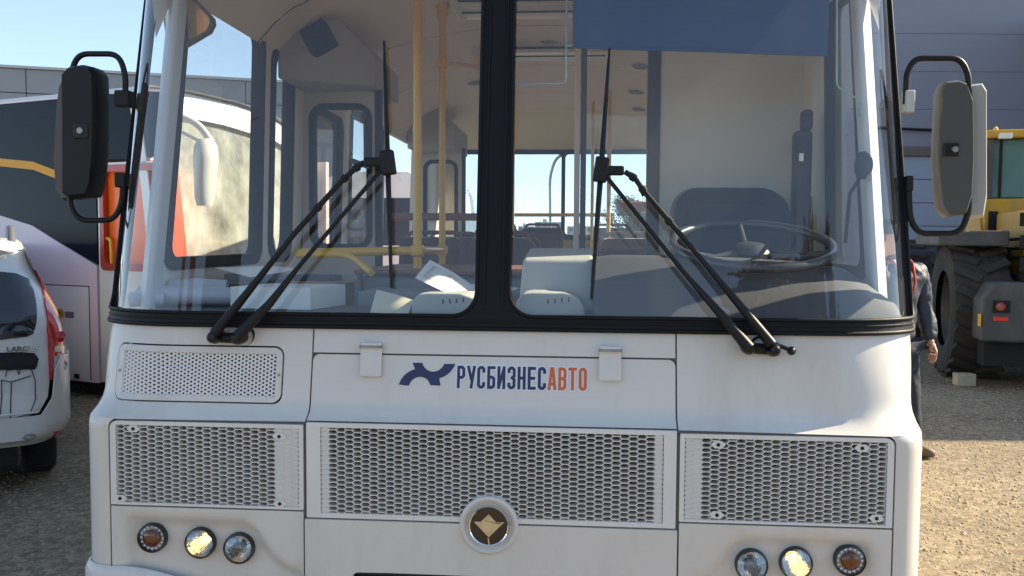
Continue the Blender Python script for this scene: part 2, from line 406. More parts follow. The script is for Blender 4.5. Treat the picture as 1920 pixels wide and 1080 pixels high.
# slim seam shadow strip behind the panels and a dark engine bay box
b = MB(); b.box(-1.225, 1.225, .135, .15, .28, .97); b.box(-1.13, 1.13, .10, .12, .66, .97); b.box(-1.235,-1.225,.12,.50,.28,.93); b.box(1.225,1.235,.12,.50,.28,.93); b.box(-.88, .88, .105, .125, .97, 1.24); b.box(-1.17, 1.17, .19, .20, .97, 1.25); b.box(-1.14,-1.13,.05,.12,.28,.94); b.box(1.13,1.14,.05,.12,.28,.94); b.build('engine_bay', BAY, bus)
SEAM = mat('seam_filler', (.13,.125,.12), .7)
for (x0, x1, z0, z1) in ((-.562,-.534,.29,1.23),(.534,.562,.29,1.23),(-1.13,1.13,.9415,.9575),(-.535,.535,1.135,1.156),(-1.13,-.56,.674,.691),(.56,1.13,.674,.691),(-.535,.535,.652,.672)):
    b = MB(); b.grid(lambda u, v: F(u, v, .009), [x0,(x0+x1)/2,x1] if x1-x0 < .1 else np.linspace(x0,x1,12), np.linspace(z0,z1,20) if z1-z0 > .1 else [z0,(z0+z1)/2,z1]); b.build('panel_seam', SEAM, bus)

# lamp panels
for sg in (-1, 1):
    MB().panel([(sg*x, z) for x, z in rrect(.553, 1.148, .28, .6805, .003)], [circ(cx, cz_, .0462, 28) for cx, cz_ in (((-.875,.572),(-.755,.560)) if sg < 0 else ((.762,.562),(.887,.572)))], lambda a, b, t: F(a, b, t, True), TH, step=.016).build('lamp_panel', WHITE, bus, smooth=50)
MB().panel(rrect(-.5475, .5475, .28, .660, .003), [rrect(-.405, .40, .425, .504, .02)], lambda a, b, t: F(a, b, t-.004), TH, step=.04).build('centre_panel', WHITE, bus, smooth=50)
b = MB(); b.box(-.42,.42,.05,.07,.41,.52); b.build('tow_slot_liner', BLACKP, bus)
b = MB(); b.tube([(-.39,.0,.499),(-.3,-.002,.5),(.3,-.002,.5),(.39,0,.499)], .006, 8); b.build('tow_slot_lip', BLACKP, bus, smooth=True)
# bumper
b = MB()
def bump(sx, k):
    prof = [(-.004,.0),(-.014,.006),(-.020,.02),(-.022,.2),(0,.2)]
    o, dz = prof[k]; ztop = .497 - .05*sm((1.1-abs(sx))/.3)
    p = F(sx, .5, -(-o) if False else o, False); return (p[0], p[1], ztop - dz)
us = list(np.linspace(-1.265, -.42, 24))
for sg in (1, -1):
    b = MB(); b.grid(lambda u, k: bump(sg*u, k), us, range(5)); b.build('bumper_end', WHITE, bus, smooth=50)

# honeycomb grilles
def honey(x0, x1, z0, z1, nc, nr, depth, closed=(), e=.15, w=.0011, hx=None, hz=None, skip=None):
    g = MB(); back = MB(); p = (x1-x0)/nc; q = (z1-z0)/nr; E = e*p
    for i in range(nc):
        for j in range(-1 if i % 2 else 0, nr):
            cx = x0+(i+.5)*p; cz = z0+(j+.5)*q + (q/2 if i % 2 else 0)
            o = [(cx-p/2-E,cz),(cx-p/2+E,cz-q/2),(cx+p/2-E,cz-q/2),(cx+p/2+E,cz),(cx+p/2-E,cz+q/2),(cx-p/2+E,cz+q/2)]
            if hx:
                a, c = hx, hz; n = [(cx-a,cz),(cx-a+.0012,cz-c),(cx+a-.0012,cz-c),(cx+a,cz),(cx+a-.0012,cz+c),(cx-a+.0012,cz+c)]
            else:
                a, c = p/2+E-w*1.2, q/2-w; a2 = p/2-E-w*.7
                n = [(cx-a,cz),(cx-a2,cz-c),(cx+a2,cz-c),(cx+a,cz),(cx+a2,cz+c),(cx-a2,cz+c)]
            if skip and skip(cx, cz): continue
            cl = lambda P: [(min(max(x, x0), x1), min(max(z, z0), z1)) for x, z in P]
            o = cl(o); n = [(min(max(x, x0+w), x1-w), min(max(z, z0+w), z1-w)) for x, z in n]
            if abs(n[1][1]-n[5][1]) < .0015: continue
            d = .004 if i in closed else depth
            vs = [F(x, z, .002) for x, z in o] + [F(x, z, .002) for x, z in n] + [F(x, z, .002+d) for x, z in n]
            fs = [(k, (k+1)%6, 6+(k+1)%6, 6+k) for k in range(6)] + [(6+k, 6+(k+1)%6, 12+(k+1)%6, 12+k) for k in range(6)]
            if i in closed: fs.append((12,13,14,15,16,17))
            g.add(vs, fs)
    return g
def grille(label, x0, x1, z0, z1, fr, nc, nr, closed, rad):
    fp = MB().panel(rrect(*fr, rad), [rrect(x0, x1, z0, z1, .001)], F, TH, step=.05).build('grille_frame', GRILLW, bus, smooth=50)
    setp(fp, label=label)
    h = honey(x0, x1, z0, z1, nc, nr, .044, closed).build('honeycomb', GRILLW, fp); return fp
gl = grille('honeycomb grille above the lamps on the left of the picture', -1.130, -.566, .692, .930, (-1.148,-.5525,.6855,.9415), 23, 17, (20,21,22), (.003,.003,.003,.022))
gc = grille('wide central honeycomb grille around the round badge', -.500, .506, .678, .936, (-.5425,.5425,.6645,.9490), 41, 18, (0,40), (.003,)*4)
gr = grille('honeycomb grille above the lamps on the right of the picture', .566, 1.130, .692, .930, (.5525,1.148,.6855,.9415), 23, 17, (0,1), (.003,.003,.022,.003))
# hex headed fixing plates in the outer grilles
for (par, pts) in ((gl, [(-1.075,.918),(-.625,.905),(-1.12,.704),(-.625,.702)]), (gr, [(.66,.912),(1.06,.912),(.66,.708),(1.105,.712)])):
    for x, z in pts:
        b = MB(); b.prism([(x+.021*math.cos(R(60*k)), z+.012*math.sin(R(60*k))) for k in range(6)], lambda a, c, t: F(a, c, t), .0005, .006)
        o = b.build('fixing_plate', GRILLW, par); b = MB(); b.lathe([(0,.0015),(.005,.0015),(.006,-.004)], (x, 0, z), (0,-1,0), 12); b.build('bolt', BLACKP, par, smooth=True)
# things glimpsed behind the grilles
RAD = mat('radiator_core', (.05,.05,.052), .6, metal=.3, var=.2)
b = MB(); b.box(-.9,.5,.075,.09,.68,.93); 
for k in range(26): b.box(-.48, .48, .07, .075, .69+k*.009, .693+k*.009)
b.build('radiator', RAD, bus)
b = MB(); b.box(.78,1.0,.05,.09,.74,.93); b.build('fuse_box_cover', mat('beige_cover',(.45,.41,.33),.6), bus, bevel=.005)
fm = [mat('red_fuse',(.4,.06,.03),.5), mat('amber_fuse',(.6,.28,.04),.5)]
for k in range(10):
    b = MB(); b.box(.60+.022*(k % 5), .612+.022*(k % 5), .06, .09, .80+.05*(k//5), .83+.05*(k//5)); b.build('fuse', fm[k % 2], bus)
# perforated intake panel, upper left
vf = MB().panel(rrect(-1.153, -.637, .997, 1.160, .027), [rrect(-1.128, -.655, 1.013, 1.142, .003)], lambda a, c, t: F(a, c, t-.002), .014, step=.03).build('intake_panel', WHITE, bus, smooth=50)
honey(-1.128, -.655, 1.013, 1.142, 42, 11, .006, (), hx=.0040, hz=.0029, e=.01).build('perforated_sheet', GRILLW, vf)
for x, z in ((-1.141,1.08),(-.646,1.08)):
    b = MB(); b.lathe([(0,.006),(.004,.005),(.0045,-.003)], F(x, z, 0), (0,-1,0), 12); b.build('screw', STEEL, vf, smooth=True)

# hinges of the hood
for hx in (-.362, .352):
    b = MB(); c = F(hx, 1.13)
    rot = Matrix.Rotation(math.atan(.19), 3, 'X').inverted()
    b.obox((hx, c[1]-.010, 1.128), (.066, .012, .098), rot); o = b.build('hinge', WHITE, bus, bevel=.005)
    b = MB(); b.obox((hx, F(hx,1.172)[1]-.013, 1.172), (.066,.02,.022), rot); b.build('knuckle', WHITE, o, bevel=.006)
    b = MB(); b.tube([(hx-.034, F(hx,1.17)[1]-.02, 1.170), (hx+.034, F(hx,1.17)[1]-.02, 1.170)], .005, 10); b.build('pin', STEEL, o, smooth=True)

# lettering and logo on the hood
def ribbon(pts, t, closed=False):
    P = [Vector(p) for p in pts]; n = len(P); L, Rr = [], []
    for i in range(n):
        a = P[(i-1) % n] if (closed or i) else None; c = P[(i+1) % n] if (closed or i < n-1) else None
        d1 = (P[i]-a).normalized() if a is not None else None; d2 = (c-P[i]).normalized() if c is not None else None
        d1 = d1 or d2; d2 = d2 or d1
        n1 = Vector((-d1.y, d1.x)); n2 = Vector((-d2.y, d2.x)); mm = (n1+n2)
        mm = mm/max(.3, mm.length_squared)*2
        L.append(P[i]+mm*t/2); Rr.append(P[i]-mm*t/2)
    return L, Rr
H = 2.7; T = .36; a0 = T/2; a1 = 1-T/2; h0 = T/2; h1 = H-T/2; c = .20; hm = H/2
def arcs(l): return l
O_ = [(a0,h0+c),(a0,h1-c),(a0+c,h1),(a1-c,h1),(a1,h1-c),(a1,h0+c),(a1-c,h0),(a0+c,h0)]
C_ = [(a1,h1-.62),(a1,h1-c),(a1-c,h1),(a0+c,h1),(a0,h1-c),(a0,h0+c),(a0+c,h0),(a1-c,h0),(a1,h0+c),(a1,h0+.62)]
LET = {
 'Р': [[(a0,0),(a0,H)], [(a0,h1),(a1-c,h1),(a1,h1-c),(a1,hm-.05+c),(a1-c,hm-.05),(a0,hm-.05)]],
 'У': [[(.12,H),(.55,.95)], [(.90,H),(.50,.0)]],
 'С': [C_],
 'Б': [[(a0,0),(a0,H)], [(a0,h1),(1,h1)], [(a0,hm+.05),(a1-c,hm+.05),(a1,hm+.05-c),(a1,h0+c),(a1-c,h0),(a0,h0)]],
 'И': [[(a0,0),(a0,H)], [(a1,0),(a1,H)], [(a0,.25),(a1,H-.25)]],
 'З': [[(a0,h1-.6),(a0,h1-c),(a0+c,h1),(a1-c,h1),(a1,h1-c),(a1,hm+c),(a1-c,hm),(.4,hm)], [(a1-c,hm),(a1,hm-c),(a1,h0+c),(a1-c,h0),(a0+c,h0),(a0,h0+c),(a0,h0+.6)]],
 'Н': [[(a0,0),(a0,H)], [(a1,0),(a1,H)], [(a0,hm),(a1,hm)]],
 'Е': [[(a0,0),(a0,H)], [(a0,h1),(1,h1)], [(a0,hm),(.92,hm)], [(a0,h0),(1,h0)]],
 'А': [[(.13,0),(.44,H)], [(.87,0),(.56,H)], [(.2,.72),(.8,.72)]],
 'В': [[(a0,0),(a0,H)], [(a0,h1),(a1-c,h1),(a1,h1-c),(a1,hm+c),(a1-c,hm),(a0,hm)], [(a1-c,hm),(a1,hm-c),(a1,h0+c),(a1-c,h0),(a0,h0)]],
 'Т': [[(.5,0),(.5,h1)], [(-.02,h1),(1.02,h1)]],
 'О': [O_]}
WORD = 'РУСБИЗНЕСАВТО'
bl = Bp(858,726,.075); br_ = Bp(1104,733,.075); tl = Bp(858,684,.085)
adv = (br_.x-bl.x)/13.0; sx = adv*.80; sz = (tl.z-bl.z)/H
def stroke(g, pts, t, lay, ox, closed=False):
    L, Rr = ribbon(pts, t, closed); n = len(L)
    mp = lambda p: F(ox+p.x*sx, bl.z+p.y*sz, -.0008-lay)
    vs = [mp(p) for p in L]+[mp(p) for p in Rr]
    g.add(vs, [(i, (i+1)%n, (i+1)%n+n, i+n) for i in range(n if closed else n-1)])
for (nm, mt, rng) in (('dark_blue_lettering', NAVY, range(0, 9)), ('orange_lettering', ORANGE, range(9, 13))):
    g = MB(); lay = .0006
    for i in rng:
        for st in LET[WORD[i]]:
            lay += .00003; stroke(g, st, T if sx else T, lay, bl.x+i*adv, st is O_)
    o = g.build(nm, mt, bus)
g = MB(); lay = 0
def ext(st):
    if st is O_: return st
    P = [Vector(p) for p in st]; P[0] = P[0]+(P[0]-P[1]).normalized()*.18; P[-1] = P[-1]+(P[-1]-P[-2]).normalized()*.18; return [tuple(p) for p in P]
for i, ch in enumerate(WORD):
    for st in LET[ch]:
        lay += .000008; stroke(g, ext(st), T+.34, lay, bl.x+i*adv, st is O_)
g.build('lettering_outline', PRINTW, bus)
def zl(px, py):                                     # logo outline measured on the hood
    q = Bp(740+px/5.053, 660+py/5.053, .08); return (q.x, q.z)
def arc(cx, cy, r, a, b_, n=14): return [(cx+r*math.cos(R(a+(b_-a)*k/n)), cy-r*math.sin(R(a+(b_-a)*k/n))) for k in range(n+1)]
logo = [(52,297)] + arc(250,358,207,150,104) + [(175,98),(268,98)] + arc(372,72,108,200,340) + [(575,108)] + arc(385,40,205,-22,-77) + [(445,308),(350,303)] + arc(250,330,103,12,168)
def clean(L):
    out = [L[0]]
    for p in L[1:]:
        if math.hypot(p[0]-out[-1][0], p[1]-out[-1][1]) > 3: out.append(p)
    return out
logo = [zl(*p) for p in clean(logo)]
cen = (sum(p[0] for p in logo)/len(logo), sum(p[1] for p in logo)/len(logo))
MB().panel(logo, [], lambda a, b, t: F(a, b, -.0012), 0, step=.01).build('round_arch_logo', NAVY, bus)

# round badge
bx, bz = .003, .658
b = MB(); b.lathe([(.088,-.004),(.086,.012),(.079,.016),(.072,.012),(.066,.006),(0,.006)], (bx,.004,bz), (0,-1,0), 56); o = b.build('badge_housing', WHITE, bus, smooth=40)
b = MB(); b.lathe([(.0605,.004),(.0605,.015),(.058,.018),(.0545,.016),(.0535,.010)], (bx,.004,bz), (0,-1,0), 56); b.build('badge_ring', CHROME, o, smooth=40)
b = MB(); b.lathe([(0,.0125),(.0545,.0125)], (bx,.004,bz), (0,-1,0), 56); b.build('badge_face', mat('gloss_black',(.012,.008,.008),.18,coat=.5), o)
GOLD = mat('badge_silver', (.62,.55,.42), .3, metal=.85, var=.15, vscale=60)
P = [(-.044,.0125),(-.0235,.0125),(0,.0355),(.0215,.0125),(.0455,.0130),(0,-.033)]
b = MB(); b.prism([(bx+x, bz+z) for x, z in P], lambda a, c, t: (a, -.0085-t, c), 0, .0025)
b.prism([(bx-.003,bz-.036),(bx+.001,bz-.036),(bx+.0035,bz-.0545),(bx-.0005,bz-.0545)], lambda a, c, t: (a, -.0085-t, c), 0, .002)
b.build('badge_emblem', GOLD, o)
b = MB(); b.tube([(bx-.013,-.0112,bz+.0185),(bx-.002,-.0112,bz+.0145),(bx+.018,-.0112,bz+.011),(bx+.022,-.0112,bz+.0095),(bx+.036,-.0112,bz+.0085)], [.0005,.0006,.0008,.0012,.0013], 6); b.build('scratch', SATIN, o)

# lamps
LENS = glass_mat('lamp_lens', (.95,.95,.95), 0, 1.5)
AMBER = mat('amber_lens', (.13,.028,.006), .15, coat=.8, var=.2, vscale=90)
LEDM = mat('led_facet', (.9,.92,.95), .15, metal=.25, coat=.5)
RIMM = mat('lamp_rim', (.05,.048,.045), .3, metal=.6)
def rimmed(x, z, name, r, lab):
    y = .018
    root = MB(); root.lathe([(r+.003,-.012),(r+.003,.014),(r+.0015,.019),(r-.0005,.020),(r-.002,.016),(r-.003,.0)], (x,y,z), (0,-1,0), 40)
    o = root.build(name, RIMM, bus, smooth=40); setp(o, label=lab); return o, y
def indicator(x, z, lab):
    o, y = rimmed(x, z, 'indicator_lamp', .042, lab)
    b = MB(); b.lathe([(0,.004),(.041,.004)], (x,y,z), (0,-1,0), 32); b.build('lamp_base', mat('lamp_silver',(.5,.5,.5),.3,metal=.8), o)
    b = MB(); b.lathe([(.0265,.004),(.0265,.016),(.024,.020),(.012,.023),(0,.024)], (x,y,z), (0,-1,0), 32); b.build('amber_centre', AMBER, o, smooth=60)
    g0 = None
    for k in range(16):
        a = 2*math.pi*k/16; cx, cz = x+.034*math.cos(a), z+.034*math.sin(a)
        if g0 is None:
            bb = MB(); bb.lathe([(0,.014),(.0035,.012),(.0060,.006),(.0063,.004)], (0,0,0), (0,-1,0), 8); g0 = bb.build('led', LEDM, o, smooth=30, loc=(cx,y,cz))
        else:
            cpy = g0.copy(); COL.objects.link(cpy); cpy.location = (cx,y,cz)
    b = MB(); b.lathe([(.0415,.016),(.036,.0225),(.028,.0225)], (x,y,z), (0,-1,0), 32); b.build('clear_ring', LENS, o, smooth=60)
HOT = [False]
REFL = mat('faceted_reflector', (.78,.77,.75), .06, metal=1, bump=.35, bscale=38)
BULBON = mat('glowing_bulb', (1,.9,.7), .3, emit=((1,.70,.34), .8))
def headlamp(x, z, lab, lit=False):
    o, y = rimmed(x, z, 'headlamp', .044, lab)
    b = MB(); b.lathe([(.043,.018),(.040,.004),(.034,-.012),(.024,-.028),(.014,-.038),(0,-.042)], (x,y,z), (0,-1,0), 40); b.build('reflector', REFL, o, smooth=60)
    b = MB(); b.lathe([(0,-.008),(.006,-.010),(.009,-.018),(.007,-.036)], (x,y,z), (0,-1,0), 16); b.build('bulb', BULBON if lit else mat('bulb_glass',(.25,.26,.28),.1,metal=.6), o, smooth=60)
    b = MB(); b.lathe([(.043,.019),(.036,.027),(.022,.034),(.008,.037),(0,.0372)], (x,y,z), (0,-1,0), 40); b.build('lens', LENS, o, smooth=60)
indicator(-1.025, .583, 'round lamp with amber centre and clear ring, outermost on the left of the picture'); indicator(1.037, .586, 'round lamp with amber centre and clear ring, outermost on the right of the picture')
for x, z, l in ((-.875,.572,'lit chrome headlamp next to the left indicator lamp'), (-.755,.560,'chrome headlamp, inner one on the left of the picture'), (.762,.562,'chrome headlamp, inner one on the right of the picture'), (.887,.572,'lit chrome headlamp next to the right indicator lamp')): headlamp(x, z, l, abs(x) > .8)

# windscreen rubber and panes
ZB, ZT = 1.226, 2.47
def frame_outer():
    L = []
    for k in range(7): a = R(180+90*k/6); L.append((-1.36+.075+.075*math.cos(a), ZB+.075+.075*math.sin(a)))
    R_ = [(-x, z) for x, z in reversed(L)]
    top = [(1.36, ZT), (-1.36, ZT)]
    return L+R_+top
holeL = rrect(-1.328, -.048, 1.264, ZT-.05, (.05,.075,.06,.06), 8); holeR = rrect(.050, 1.328, 1.264, ZT-.05, (.075,.05,.06,.06), 8)
MB().panel(frame_outer(), [holeL, holeR], lambda a, b, t: F(a, b, t-.012), .03, step=.03).build('windscreen_rubber', RUBBER, bus, smooth=45)
b = MB()
for hl, r, off in ((holeL,.006,-.013), (holeR,.006,-.013), (frame_outer(),.007,-.010)):
    b.tube([F(x, z, off) for x, z in dens(hl, .03)], r, 8, closed=True)
for dx in (-.026, .030): b.tube([F(.001+dx, z, -.014) for z in np.linspace(1.30, ZT-.02, 12)], .004, 6)
b.tube([F(x, 1.247, -.013) for x in np.linspace(-1.28, 1.28, 60)], .0035, 6)
b.build('rubber_bead', RUBBER, bus, smooth=60)
for hl, lab in ((holeL,'windscreen pane on the left of the picture'), (holeR,'windscreen pane on the right of the picture')):
    x0, x1 = min(p[0] for p in hl)-.012, max(p[0] for p in hl)+.012
    g = MB(); g.grid(lambda u, v: F(u, v, .006), np.linspace(x0, x1, 70), np.linspace(1.252, ZT-.04, 24)); setp(g.build('windscreen_pane', WGLASS, bus, smooth=True), label=lab)
# roof front cap, roof and body sides
b = MB(); prof = [(0,2.475),(.02,2.55),(.07,2.68),(.18,2.78),(.4,2.84),(1,2.865),(6.6,2.865)]
def roofp(u, k):
    dy, z = prof[k]; p = F(u, 2.42); f = 1-.10*max(0, (z-2.475)/.39)**2
    e = abs(u)/1.3; return (p[0]*f, p[1]+dy if k < len(prof)-1 else 6.78, z-(.34*max(0,(e-.75)/.25)**2 if z > 2.5 else 0))
b.grid(roofp, np.linspace(-1.31, 1.31, 40), range(len(prof))); b.build('roof', WHITE, bus, smooth=50)
WIN = {-1: [(.49,1.44,1.385,2.43,.07), (1.56,1.86,1.385,2.40,.10), (2.10,2.78,1.42,2.20,.08), (2.98,3.86,1.42,2.30,.07)],
        1: [(.49,.97,1.375,2.40,.07), (1.50,2.55,1.42,2.30,.07), (2.65,3.75,1.42,2.30,.07), (3.85,4.95,1.42,2.30,.07), (5.05,6.1,1.42,2.30,.07)]}
DOORS = [(3.98,5.12,.45,2.28)]  # doorway position and width chosen to let a sun patch reach the ground
def warp(L, y0, y1): return [(y + .15*(z-1.3)*max(0, (y1-y)/(y1-y0)), z) for y, z in L]
for sg in (-1, 1):
    holes = [warp(rrect(*wn[:4], wn[4]), *wn[:2]) if i == 0 else rrect(*wn[:4], wn[4]) for i, wn in enumerate(WIN[sg])]
    if sg < 0: holes += [rrect(*d, .03) for d in DOORS]
    xo, xi = sg*1.25, sg*1.222
    mp = lambda a, c, t, xo=xo, sg=sg: (xo - sg*t - sg*max(0, .03*(c-1.27)), a, c)
    MB().panel([(.31,.42),(6.75,.42),(6.75,2.56),(.67,2.56),(.465,1.27),(.45,1.24),(.34,1.22),(.31,1.0)], holes, mp, .02, step=.25).build('body_side', WHITE, bus, smooth=40)
    mp2 = lambda a, c, t, xi=xi, sg=sg: (xi + sg*t - sg*max(0, .03*(c-1.27)), a, c)
    MB().panel([(.40,.60),(6.7,.60),(6.7,2.50),(.64,2.50),(.45,1.27)], holes, mp2, .008, step=.25).build('wall_lining', CREAM if False else mat('wall_lining',(.80,.76,.70),.6,var=.02), bus, smooth=40)
    for i, wn in enumerate(WIN[sg]):
        y0, y1, z0, z1, r = wn
        ring = rrect(y0-.012, y1+.012, z0-.012, z1+.012, r+.01); ins = rrect(y0+.035, y1-.035, z0+.035, z1-.035, max(.02, r-.02))
        if i == 0: ring, ins = warp(ring, y0, y1), warp(ins, y0, y1)
        wb = MB().panel(ring, [ins], lambda a, c, t, sg=sg: (sg*(1.262-t) - sg*max(0,.03*(c-1.27)), a, c), .052, step=.1, both=True).build('side_window', RUBBER, bus, smooth=45)
        g = MB(); g.grid(lambda u, v: (sg*(1.238-.03*(v-1.27)),)+(warp([(u, v)], y0, y1)[0] if i == 0 else (u, v)), [y0+.02,y1-.02], [z0+.02,z1-.02]); g.build('pane', SGLASS, wb)
        if i >= (3 if sg < 0 else 1):
            g = MB(); zz = z1-.32; g.box(sg*1.205-.012, sg*1.205+.012, y0+.03, y1-.03, zz-.015, zz+.015); g.box(sg*1.205-.012, sg*1.205+.012, (y0+y1)/2-.012, (y0+y1)/2+.012, zz, z1-.03); g.build('sliding_bar', RUBBER, wb)
# body wall between windscreen corner and side (the painted A-posts behind the glass)
POSTW = mat('a_post_paint', (.62,.64,.66), .45, coat=.2)
for sg in (-1, 1):
    PP = [(1.204,.45),(1.200,.385),(1.204,.362),(1.214,.358),(1.236,.378),(1.254,.402),(1.256,.47)]
    b = MB(); b.grid(lambda k, z: (sg*(PP[k % 7][0]-.034*(z-1.27)), PP[k % 7][1]+.16*(z-1.27), z), list(range(8)), np.linspace(1.25, 2.56, 10)); b.build('windscreen_post', POSTW, bus, smooth=60)
# rear wall with window
b = MB(); b.panel(rrect(-1.24,1.24,.42,2.6,.05), [rrect(-1.02,1.12,1.50,2.40,.05)], lambda a, c, t: (a, 6.72+t, c), .03, step=.3, both=True); b.build('rear_wall', CREAM, bus)
b = MB(); b.panel(rrect(-1.04,1.14,1.48,2.42,.05), [rrect(-.985,.045,1.53,2.365,.04), rrect(.085,1.085,1.53,2.365,.04)], lambda a, c, t: (a, 6.70+t, c), .06, step=.3, both=True)
o = b.build('rear_window', RUBBER, bus); b = MB(); b.grid(lambda u, v: (u, 6.73, v), [-1.01,1.11], [1.5,2.4]); b.build('pane', SGLASS, o)
def cz(x): return 2.70-.15*(x/.95)**2 - .10*max(0, (abs(x)-.95)/.24)**2
b = MB(); b.grid(lambda u, k: [(u, 5.69, cz(u)+.004), (u, 6.0, 2.66-.15*(u/.95)**2), (u, 6.35, 2.60-.13*(u/.95)**2), (u, 6.60, 2.50-.08*(u/.95)**2), (u, 6.69, 2.41)][k], np.linspace(-1.19,1.19,24), range(5)); b.build('rear_cove', CREAM, bus, smooth=True)
# floor and ceiling
b = MB(); b.box(-1.2,1.2,.35,6.7,.55,.60); b.build('bus_floor', FLOORM, bus)
edges = [.36, 1.38, 2.55, 3.70, 4.85, 5.70]
for i in range(5):
    y0, y1 = edges[i]+.006, edges[i+1]-.006
    b = MB(); b.grid(lambda u, v: (u, v, cz(u)-(0 if i else .0)), np.linspace(-1.19,1.19,30), [y0,(y0+y1)/2,y1]); b.build('ceiling_panel', CEIL, bus, smooth=True)
    b = MB(); b.grid(lambda u, v: (u, v, cz(u)+.012), np.linspace(-1.19,1.19,24), [y1-.02,y1+.032]); b.build('ceiling_joint', DARK, bus, smooth=True)
# ceiling lamps and vents
LAMPD = mat('lamp_diffuser', (.68,.68,.64), .3, coat=.4)
for (u0, u1, v, y, lab) in ((848, 1130, 22, 2.0, 'long pale ceiling light nearest the windscreen'), (902, 1150, 105, 3.1, 'long pale ceiling light further back')):
    a = Bp(u0, v, y); c_ = Bp(u1, v, y); zc = cz(.1)
    b = MB(); b.box(a.x, c_.x, y-.14, y+.16, zc-.062, zc+.02); o = b.build('ceiling_light', LAMPD, bus, bevel=.02); setp(o, label=lab)
    b = MB(); b.box(a.x+.05, c_.x-.05, y-.150, y-.140, zc-.045, zc-.033); b.box(a.x+.05, c_.x-.05, y-.02, y+.0, zc-.066, zc-.0615); b.build('light_louvre', DARK, o)
for (u, v, y) in ((1030,78,3.0), (890,160,4.1), (1195,165,4.4), (1205,112,3.4), (1200,200,5.2)):
    a = Bp(u, v, y); b = MB(); b.lathe([(0,.018),(.05,.015),(.07,.004),(.072,0)], (a.x, y, cz(a.x)), (0,0,-1), 20); b.build('ceiling_vent', INTG, bus, smooth=50)

# partition behind the driver
pa = .0
py = 1.22
A = Bp(1236,300,py).x; Bq = 1.0
C1 = Bp(1090,300,py).x
b = MB(); b.box(A, Bp(1505,300,py).x, py, py+.03, .6, 2.60); b.build('partition_panel', BEIGE, bus, bevel=.004)
b = MB(); x1 = Bp(1213,300,py-.01).x; b.box(x1, A-.001, py-.012, py+.04, .6, 2.62); b.box(C1-.004, C1+.020, py-.012, py+.04, .6, 2.62); b.box(Bp(1524,300,py).x, Bp(1543,300,py).x, py-.012, py+.04, .6, 2.50)
b.build('partition_frame', mat('blue_black_profile',(.03,.035,.045),.45), bus, bevel=.004)
b = MB(); b.box(C1-.030, C1-.006, py-.02, py+.035, .6, 2.64); b.build('partition_post', mat('pale_post',(.62,.50,.44),.5), bus, bevel=.005)
g = MB(); g.grid(lambda u, v: (u, py+.01, v), [C1+.02,x1], [1.3,2.6]); g.build('partition_glass', SGLASS, bus)
b = MB(); b.box(C1+.02, x1, py, py+.02, .6, 1.30); b.build('partition_lower_panel', BEIGE, bus)
b = MB(); a = Bp(1490,490,1.0); b.box(a.x-.01, a.x+.055, .98, 1.06, .9, 1.92); b.box(a.x+.015, a.x+.055, .98, 1.05, 1.92, 2.0); b.build('seat_belt_housing', mat('navy_plastic',(.02,.028,.045),.6), bus, bevel=.015)
b = MB(); b.box(a.x+.002, a.x+.018, .974, .979, 1.80, 1.83); b.build('belt_label', PAPER, bus)
# driver's seat
b = MB(); x0 = Bp(1258,420,1.0).x; x2 = Bp(1476,420,1.0).x
def seatback(x0, x1, z0, z1, y, th, r, name, mt, par, tilt=.12):
    L = rrect(x0, x1, z0, z1, (.04,.04,r,r*.8), 8); b = MB(); cx, czz = (x0+x1)/2, (z0+z1)/2
    for (t, s) in ((0,1),):
        n = len(L); rings = [(.0,.80),(-.02,.93),(-.012-.015,.985),(.02,1.0),(th-.02,1.0),(th,.95)]
        vs = []
        for (dy, sc) in rings: vs += [(cx+(x-cx)*sc, y+dy+tilt*(z-z0)+(.028 if sc < .9 else 0)*0, czz+(z-czz)*sc) for x, z in L]
        fs = [(k*n+i, k*n+(i+1)%n, (k+1)*n+(i+1)%n, (k+1)*n+i) for k in range(len(rings)-1) for i in range(n)]
        fs += [tuple(range(n)), tuple(range(6*n-1, 5*n-1, -1))]
        b.add(vs, fs)
    return b.build(name, mt, par, smooth=60)
ds = seatback(x0, x2, 1.05, 1.70, .88, .11, .12, 'driver_seat', SEATD, bus)
b = MB(); b.box(x0+.02, x2-.02, .48, .95, .98, 1.10); b.build('seat_cushion', SEATD, ds, bevel=.04)
# steering wheel
wc = Bp(1409, 458, .57); rotw = Matrix.Rotation(R(16), 3, 'X')
def WP(r, a, h=0): return wc + rotw @ Vector((r*math.cos(a), r*math.sin(a), h))
RW = .268
b = MB(); b.tube([WP(RW, 2*math.pi*k/48) for k in range(48)], .0165, 12, closed=True); sw = b.build('steering_wheel', mat('wheel_rim',(.035,.045,.06),.28,coat=.3), bus, smooth=60)
b = MB()
for a in (R(-20), R(200), R(90)): b.tube([WP(.04, a, -.03), WP(.14, a, -.035), WP(RW, a, 0)], [.018,.012,.012], 8)
b.lathe([(0,.0),(.05,-.004),(.065,-.02),(.05,-.06),(.03,-.08)], wc, rotw @ Vector((0,0,1)), 24); b.build('wheel_spoke', mat('hub_plastic',(.03,.035,.045),.35), sw, smooth=60)
b = MB(); b.tube([wc + rotw @ Vector((0,0,-.06)), wc + rotw @ Vector((0,-.02,-.5))], .035, 12); b.build('steering_column', BLACKP, sw, smooth=60)
b = MB(); p = Bp(1437,462,.45); b.tube([p+Vector((-.02,.1,-.06)), p, p+Vector((.02,0,-.015)), p+Vector((.13,-.0,-.02))], [.008,.007,.008,.006], 8); b.build('column_stalk', BLACKP, sw, smooth=60)

# dashboard
b = MB(); b.box(-1.16, 1.16, .16, .62, 1.02, 1.250); b.build('dashboard', DASH, bus, bevel=.012)
